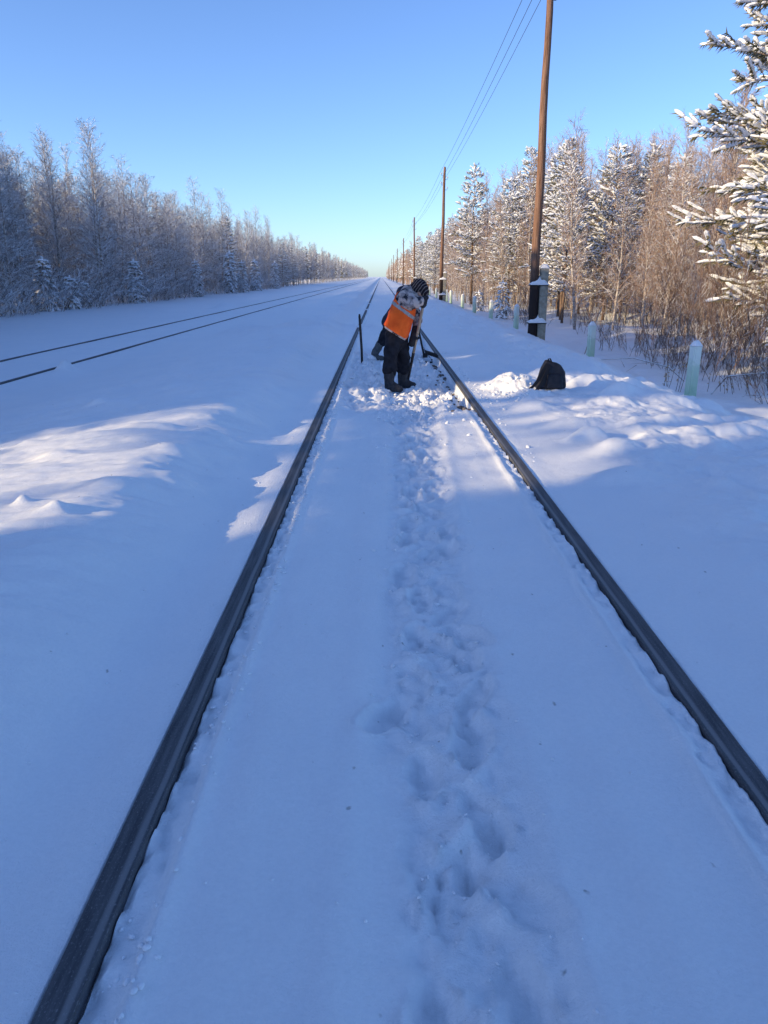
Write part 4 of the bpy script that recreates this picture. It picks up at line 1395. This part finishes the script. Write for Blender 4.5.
while y < 165:
    x0 = 8.3 if y < 26 else (7.6 if y < 40 else 7.0)
    x = x0 + r.uniform(0, 1.2)
    xm = min(x0 + (7 if y < 60 else 4.2), .50 * y + 2.2)
    while x < xm:
        px, py = x + r.uniform(-.6, .6), y + r.uniform(-.9, .9)
        if free(px, py, 1.2) and not (y < 23 and px < 10.2):
            back = (px - x0) / 13
            pc = .15 + .10 * back if y > 34 else 0
            if y > 80:
                pc = .30 if x < x0 + 5 else .1
            edge = .62 if (px - x0) < 1.8 and r.random() < .6 else 1.0
            if r.random() < pc:
                RC.put(px, py, r, r.uniform(.72, .98) * (.8 if y < 44 else 1))
            else:
                RB.put(px, py, r, r.uniform(.72, .98) * edge * (.70 if y < 27 else (.82 if y < 36 else 1)))
            placed.append((px, py))
        x += r.uniform(1.7, 2.6)
    y += 1.9 if y < 60 else (2.8 if y < 100 else 4.6)
# big snowy pine at the right edge
trk, crn = conifer(77, 10.2, 3.0, .29, 8, .10, .150, .55, .40, .18, .22, .84, 7, .40, .42, jit=.38, gap=.115)
bp = make_tree('pine_tree', 'big close pine with thick snow on its boughs reaching in from the right edge', 'pine', None, trk, crn, M_pine, CON)
bp.location = (9.45, 17.0, ter(9.45, 17.0))
# low bough growth below it
BR2 = conifer(78, 3.0, 1.0, .34, 6, .2, .15, .8, .2, .1, .3, .9, 6, .33)
b2 = make_tree('pine_tree', 'low young pine with lit snow clumps by the right edge, behind the nearest post', 'pine', None, *BR2, M_pine, CON)
b2.location = (8.6, 15.4, ter(8.6, 15.4))
# brush along the foot of the right wood
y = 10.5
while y < 70:
    x0 = 5.9 + .25 * max(0, min(4, y - 12)) ** .8 if y < 30 else 6.3
    xm = min(x0 + (6.5 if y < 36 else 4), .5 * y + 1.6)
    x = x0 + r.uniform(0, .8)
    while x < xm:
        back = (x - x0)
        i = 2 if back < .8 else r.choice([0, 1, 3, 3])
        if r.random() < (.95 if y < 22 and x > 6.6 else .72): BRU.put(x + r.uniform(-.4, .4), y + r.uniform(-.5, .5), r, r.uniform(.7, 1.15) * (.8 if back < 1.5 else 1), i)
        x += r.uniform(1.0, 1.7) * (.72 if y < 22 else (1 if y < 25 else 1.5))
    y += 1.0 if y < 20 else (1.6 if y < 36 else 3.0)
BRU.put(6.3, 34.0, r, .5, 2)
sp = SS.put(5.9, 38.5, r, .62, 0, 'small snowy spruce between the second pole and the strapped pole')
sp = SS.put(5.75, 47.0, r, .60, 1, 'small white snow plastered sapling right of the second pole')
# --- left wood
for (x, y, i, sc, lab) in [(-17.6, 50.0, 4, .93, 'tallest pale birch rising above the shaded wood on the left'), (-19.4, 41.5, 1, .98, 'tall thin birch at the far left edge of the picture'), (-17.4, 62.0, 0, 1.0, 'rounded russet topped birch right of the tallest pale one'),
                           (-17.0, 86.0, 4, .95, 'slender birch standing up where the left wood starts to drop')]:
    LB.put(x, y, r, sc, i, lab)
placed = [(-17.6, 50), (-19.4, 41.5), (-17.4, 62), (-17, 86)]
for (x, y, i, sc, lab) in [(-17.3, 41.3, 0, 1.0, 'drooping snowy spruce at the left border of the picture'), (-16.6, 42.9, 1, .95, 'low snow heaped spruce, second from the left border'), (-17.0, 46.0, 1, .75, 'smallest snowy spruce in the left wood'), (-16.2, 53.0, 0, 1.0, 'snowy spruce below the tallest pale birch'),
                           (-16.0, 70.0, 2, .85, 'snowy spruce at the wood edge below the russet topped birch'), (-15.7, 84.0, 2, 1.25, 'big snow laden spruce where the left wood starts to drop'), (-15.6, 91.0, 2, 1.0, 'snow laden spruce right behind the big one of the left wood'), (-15.6, 100.0, 0, 1.25, 'far snow laden spruce at the edge of the left wood'), (-15.5, 118.0, 2, 1.1, 'farthest single snowy spruce at the edge of the left wood')]:
    SS.put(x, y, r, sc, i, lab)
    placed.append((x, y))
y = 33.0
while y < 190:
    x = -17.6 + r.uniform(-.6, .6)
    xm = max(-25.0 if y < 90 else -21.5, -.50 * y - 2)
    while x > xm:
        px, py = x + r.uniform(-.7, .7), y + r.uniform(-1, 1)
        if free(px, py, 1.1):
            if r.random() < (.16 if x < -20 else .04):
                LC.put(px, py, r, r.uniform(.75, 1.0))
            else:
                LB.put(px, py, r, r.uniform(.76, 1.0))
            placed.append((px, py))
        x -= r.uniform(1.8, 2.8)
    y += 2.2 if y < 80 else 3.8
y = 34.0
while y < 130:
    BLU.put(-16.6 + r.uniform(-.7, .5), y, r, r.uniform(.6, 1.05))
    if r.random() < .7:
        BLU.put(-18.3 + r.uniform(-.6, .6), y + .7, r, r.uniform(.8, 1.2))
    y += 1.6 if y < 70 else 3.2

# --- bent saplings and dry stalks among the brush
def one(name, label, cat, b, m, x, y, group=None):
    return tag(link(name, b.mesh(name, [m] if not isinstance(m, list) else m), None, (x, y, ter(x, y))), label, cat, group)
b = MB()
b.tube([(0, 0, -.2), (-.5, .2, .25), (-1.2, .3, .42), (-2.0, .3, .38), (-2.6, .2, .15)], [.012, .011, .009, .007, .004], 4)
for k in range(9):
    q = Vector((-.4 - .24 * k, .27, .28 + .05 * math.sin(k)))
    b.spike(q, q + Vector((r.uniform(-.4, .1), r.uniform(-.1, .1), r.uniform(-.3, .25))), .005)
one('bent_sapling', 'thin dark sapling bent down to the snow between the two nearest mint posts', 'sapling', b, M_twig_brush, 6.2, 15.2)
b = MB()
b.tube([(0, 0, -.2), (.4, 0, .3), (1.1, .1, .35), (1.9, .1, .15), (2.5, .1, -.1)], [.012, .011, .009, .007, .004], 4)
for k in range(9):
    q = Vector((.3 + .24 * k, .06, .3 + .02 * math.sin(k)))
    b.spike(q, q + Vector((r.uniform(-.1, .4), r.uniform(-.1, .1), r.uniform(-.3, .3))), .005)
one('bent_sapling', 'thin dark sapling arching to the right from behind the nearest mint post', 'sapling', b, M_twig_brush, 5.5, 13.2)
b = MB()
b.tube([(0, 0, -.2), (.18, .02, .5), (.42, .04, 1.22)], [.014, .013, .010], 5)
one('leaning_stick', 'thin pale stick leaning up to the right behind the top of the second mint post', 'stick', b, M_birch, 4.98, 19.4)
def weed(seed, n, h):
    rr = random.Random(seed)
    b = MB()
    for i in range(n):
        p = Vector((rr.gauss(0, .16), rr.gauss(0, .16), -.15))
        q = p + Vector((rr.gauss(0, .12), rr.gauss(0, .12), h * rr.uniform(.5, 1.1)))
        b.tube([tuple(p), tuple(p.lerp(q, .5) + Vector((.02, 0, 0))), tuple(q)], [.006, .005, .003], 3, 0, False)
        for k in range(3):
            s = p.lerp(q, rr.uniform(.5, 1))
            b.lump(tuple(s), (rr.gauss(0, 1), rr.gauss(0, 1), rr.gauss(0, .8)), rr.uniform(.015, .04), .012, .008, 1, rr, 5, .3)
    return b
one('dry_weed', 'tan dry weed with lit leaves just left of the nearest mint post', 'weed', weed(1, 9, .75), [M_twig_brush, M_dry], 4.95, 13.3)
one('dry_weed', 'tan dry weed tuft just right of the nearest mint post', 'weed', weed(2, 8, .5), [M_twig_brush, M_dry], 6.0, 13.6)

# --- woods too far off or too deep to tell the trees apart: templates joined into masses
def template_birch(seed, H):
    rr = random.Random(seed)
    b = MB()
    b.tube([(0, 0, -.4), (.05, 0, H * .5), (0, 0, H)], [.06, .045, .012], 3, 0, False)
    for k in range(95):
        t = rr.uniform(.08, .97)
        L = (H * .22 * (1 - .8 * t) + .3) * rr.uniform(.6, 1.2)
        p = Vector((0, 0, H * t))
        d = rdir(rr.uniform(0, 6.28), rr.uniform(.55, 1.15))
        q = p + d * L
        b.spike(p, q, .026, 0)
        for j in range(3):
            s = p.lerp(q, rr.uniform(.3, .9))
            b.spike(s, s + (d + Vector((rr.gauss(0, .6), rr.gauss(0, .6), rr.gauss(0, .5)))).normalized() * L * .45, .018, 0)
    return b
def template_pine(seed, H):
    rr = random.Random(seed)
    b = MB()
    b.tube([(0, 0, -.4), (0, 0, H)], [.09, .02], 3, 0, False)
    for k in range(60):
        t = rr.uniform(.15, 1.0)
        L = (1.6 * (1 - t) ** .8 + .1) * rr.uniform(.4, 1.1)
        az = rr.uniform(0, 6.28)
        c = (math.cos(az) * L, math.sin(az) * L, H * t)
        b.spike(Vector((0, 0, H * t - .1)), Vector(c) + Vector((math.cos(az), math.sin(az), -.3)) * .35, .14, 1)
        b.lump(c, (math.cos(az), math.sin(az), .1), .30, .15, .12, 2, rr, 5, .3)
    return b
def arr(b):
    V_ = np.array(b.v, dtype=np.float32)
    F3 = np.array([f for f in b.f if len(f) == 3], dtype=np.int32).reshape(-1, 3)
    m3 = np.array([m for f, m in zip(b.f, b.m) if len(f) == 3], dtype=np.int32)
    q = [f for f in b.f if len(f) == 4]
    mq = [m for f, m in zip(b.f, b.m) if len(f) == 4]
    if q:
        Q = np.array(q, dtype=np.int32)
        mq = np.array(mq, dtype=np.int32)
        F3 = np.concatenate([F3, Q[:, [0, 1, 2]], Q[:, [0, 2, 3]]])
        m3 = np.concatenate([m3, mq, mq])
    return V_, F3, m3
def mass(name, label, cat, spots, temps, mats):
    vs, fs, ms = [], [], []
    off = 0
    for (x, y, k, sc, a) in spots:
        v, f, m = temps[k]
        c, s = math.cos(a), math.sin(a)
        w = np.stack([(v[:, 0] * c - v[:, 1] * s) * sc + x, (v[:, 0] * s + v[:, 1] * c) * sc + y, v[:, 2] * sc - 0.4], 1)
        vs.append(w); fs.append(f + off); ms.append(m)
        off += len(v)
    v = np.concatenate(vs).astype(np.float32); f = np.concatenate(fs).astype(np.int32); m = np.concatenate(ms).astype(np.int32)
    me = bpy.data.meshes.new(name)
    me.vertices.add(len(v)); me.vertices.foreach_set('co', v.ravel())
    me.loops.add(f.size); me.loops.foreach_set('vertex_index', f.ravel())
    me.polygons.add(len(f))
    me.polygons.foreach_set('loop_start', np.arange(0, f.size, 3, dtype=np.int32))
    me.polygons.foreach_set('loop_total', np.full(len(f), 3, dtype=np.int32))
    for mm in mats:
        me.materials.append(mm)
    me.polygons.foreach_set('material_index', m)
    me.update(calc_edges=True)
    return tag(link(name, me), label, cat, kind='stuff')
TB = [arr(template_birch(900 + i, h)) for i, h in enumerate((9.5, 8.6, 10.2))] + [arr(template_pine(950 + i, h)) for i, h in enumerate((8.8, 9.6))]
def spots_far(side, y0, y1):
    out = []
    y = y0
    while y < y1:
        st = 2.6 + (y - y0) * .006
        for k in range(5 if y < 450 else 3):
            x = side * (((16.8 if side < 0 else 7.2) + k * 2.6) + r.uniform(-.8, .8))
            out.append((x, y + r.uniform(-1, 1), r.choice([0, 1, 2, 0, 1, 2, 3, 4] if side < 0 else [0, 1, 2, 3, 4, 3]), r.uniform(.75, 1.0), r.uniform(0, 6.28)))
        y += st
    return out
def spots_deep(side, y0, y1, x0, x1, n):
    return [(side * r.uniform(x0, x1), r.uniform(y0, y1), r.choice([0, 1, 2, 3, 4]), r.uniform(.7, .95), r.uniform(0, 6.28)) for i in range(n)]
mass('far_wood', 'far stretch of the left wood running to the vanishing point', 'wood', spots_far(-1, 186, 1000), TB, [M_twig_left, M_needle, M_snow])
mass('far_wood', 'far stretch of the right wood running to the vanishing point', 'wood', spots_far(1, 162, 1000), TB, [M_twig_right, M_needle, M_snow])

def wood_fill(name, label, cat, spots, trees):
    """the depth of a wood: the trees at its edge repeated behind them as one mass"""
    me = bpy.data.meshes.new(name)
    me.from_pydata([(x, y, ter(x, y) - .1) for (x, y, k, sc, a) in spots], [], [])
    for an, ty, fn in (('kind', 'INT', lambda q: q[2] % len(trees)), ('scl', 'FLOAT', lambda q: q[3]), ('rot', 'FLOAT', lambda q: q[4])):
        at = me.attributes.new(an, ty, 'POINT')
        at.data.foreach_set('value', [fn(q) for q in spots])
    o = tag(link(name, me), label, cat, kind='stuff')
    ng = bpy.data.node_groups.new(name, 'GeometryNodeTree')
    ng.interface.new_socket('Geometry', in_out='INPUT', socket_type='NodeSocketGeometry')
    ng.interface.new_socket('Geometry', in_out='OUTPUT', socket_type='NodeSocketGeometry')
    gi, go = ng.nodes.new('NodeGroupInput'), ng.nodes.new('NodeGroupOutput')
    def attr(nm, ty):
        n = ng.nodes.new('GeometryNodeInputNamedAttribute')
        n.data_type = ty
        n.inputs['Name'].default_value = nm
        return n.outputs['Attribute']
    kd, sc, ro = attr('kind', 'INT'), attr('scl', 'FLOAT'), attr('rot', 'FLOAT')
    xyz = ng.nodes.new('ShaderNodeCombineXYZ')
    ng.links.new(ro, xyz.inputs[2])
    jo = ng.nodes.new('GeometryNodeJoinGeometry')
    for part in ('trunk', 'crown'):
        jn = ng.nodes.new('GeometryNodeJoinGeometry')
        for t in reversed(trees):       # a joined set is counted from its newest link
            ch = [c for c in t.children if c.name.startswith(part)][0]
            oi = ng.nodes.new('GeometryNodeObjectInfo')
            oi.transform_space = 'ORIGINAL'
            oi.inputs['Object'].default_value = ch
            oi.inputs['As Instance'].default_value = True
            ng.links.new(oi.outputs['Geometry'], jn.inputs[0])
        ip = ng.nodes.new('GeometryNodeInstanceOnPoints')
        ip.inputs['Pick Instance'].default_value = True
        ng.links.new(gi.outputs[0], ip.inputs['Points'])
        ng.links.new(jn.outputs[0], ip.inputs['Instance'])
        ng.links.new(kd, ip.inputs['Instance Index'])
        ng.links.new(xyz.outputs[0], ip.inputs['Rotation'])
        ng.links.new(sc, ip.inputs['Scale'])
        ng.links.new(ip.outputs[0], jo.inputs[0])
    ng.links.new(jo.outputs[0], go.inputs[0])
    md = o.modifiers.new('fill', 'NODES')
    md.node_group = ng
    return o
def fill_spots(side, x0, x1, y0, y1, n, kinds, big=1.0):
    out = []
    while len(out) < n:
        y = y0 + (y1 - y0) * r.random() ** 1.25
        x = x0 + (x1 - x0) * r.random() ** 1.2
        if x > .5 * y + 4:
            continue
        if free(side * x, y, .7):
            out.append((side * x, y, r.choice(kinds), r.uniform(.72, 1.0), r.uniform(0, 6.28)))
            q = out[-1]
            if q[2] >= 4 and big > 1 and y < 48:
                out[-1] = (q[0], q[1], q[2], q[3] * .74, q[4])
            if q[2] < 4:
                out[-1] = (q[0], q[1], q[2], q[3] * (big if y > 46 else (big * .86 if y > 36 else big * .70)), q[4])
    return out
placed = []
wood_fill('deep_wood', 'depth of the wood behind the sunlit front trees on the right', 'wood', fill_spots(1, 10.0, 34, 24, 165, 720, [0, 1, 2, 3, 0, 1, 2, 3, 0, 1, 2, 3, 0, 1, 4, 5], 1.14), RB.p + RC.p)
wood_fill('deep_wood', 'depth of the wood behind the frosted birches on the left', 'wood', fill_spots(-1, 21, 44, 36, 190, 620, [0, 1, 2, 3, 0, 1, 2, 3, 4, 0, 1, 5, 6]), LB.p + LC.p)
# --- the left wood goes on beside and behind the camera; out of view, its gaps are cut to place the sun patches
ce, se = math.cos(SUN_EL), math.sin(SUN_EL)
def sun_uv(x, y, z):
    u = -x * T[1] + y * T[0]
    w = x * T[0] + y * T[1]
    return u, z * ce + w * se
def open_gap(u, v, a):
    if 3.75 - a < u < 7.0 + a and v < 0.235 + .135 * (u - 3.9) + a:
        return .975                                   # the drifts left of the track
    if 7.4 - a < u < 8.75 + a and .8 - a < v < 1.4 + a:
        return .975                                   # dug snow at the worker's feet
    if 7.2 - a < u < 8.5 + a and 1.3 - a < v < 2.2 + a:
        return .985                                   # heap with the rucksack
    if 4.0 - a < u < 7.6 + a and .565 + .13 * (u - 3.9) - a < v < 1.0 + a:
        return .975                                   # the trodden path
    if 4.4 - a < u < 7.2 + a and 1.0 - a < v < 1.6 + a:
        return .88                                    # dapples on the right bank
    return 0.0
rb = random.Random(13)
side_wood = MB()
nc = 0
for i in range(460):
    x = -rb.uniform(18.5, 28)
    y = rb.uniform(-46, 33)
    if i >= 420:
        x, y = -rb.uniform(22, 30), rb.uniform(30, 48)
    H = rb.uniform(.84, 1.04) * 9.6
    g = -0.42
    u0, _ = sun_uv(x, y, 0)
    W = rb.uniform(1.3, 1.9)
    if not (3.3 < u0 < 9.3):
        side_wood.tube([(x, y, g - .4), (x, y, g + H * .95)], [.09, .02], 4, 0, False)
    for k in range(110):
        t = .12 + .88 * rb.random() ** .8
        L = (W * (1 - t) ** .6 + .12) * math.sqrt(rb.random())
        az = rb.uniform(0, 6.28)
        p = (x + math.cos(az) * L, y + math.sin(az) * L, g + H * t)
        def clump(p, rad):
            side_wood.lump(p, (math.cos(az), math.sin(az), -.2), rad * rb.uniform(.9, 1.4), rad * .75, rad * .55, rb.choice([1, 1, 2]), rb, 5, .35)
        if not open_gap(*sun_uv(*p), .40):
            clump(p, .36)
        else:
            for q in range(4):
                p2 = (p[0] + rb.uniform(-.3, .3), p[1] + rb.uniform(-.3, .3), p[2] + rb.uniform(-.25, .25))
                if rb.random() >= open_gap(*sun_uv(*p2), .05):
                    clump(p2, .14)
        nc += 1
me = side_wood.mesh('side_wood', [M_pine, M_needle, M_snow])
tag(link('side_wood', me), 'unseen snowy spruce wood beside the left edge of the clearing, gaps cut for the sun patches', 'wood', kind='stuff')
for pool in (LB, RB, RC, LC, SS, BRU, BLU):
    pool.close()
print('bag', BG)
print('counts', LB.n, RB.n, RC.n, LC.n, SS.n, BRU.n, BLU.n, 'clumps', nc)
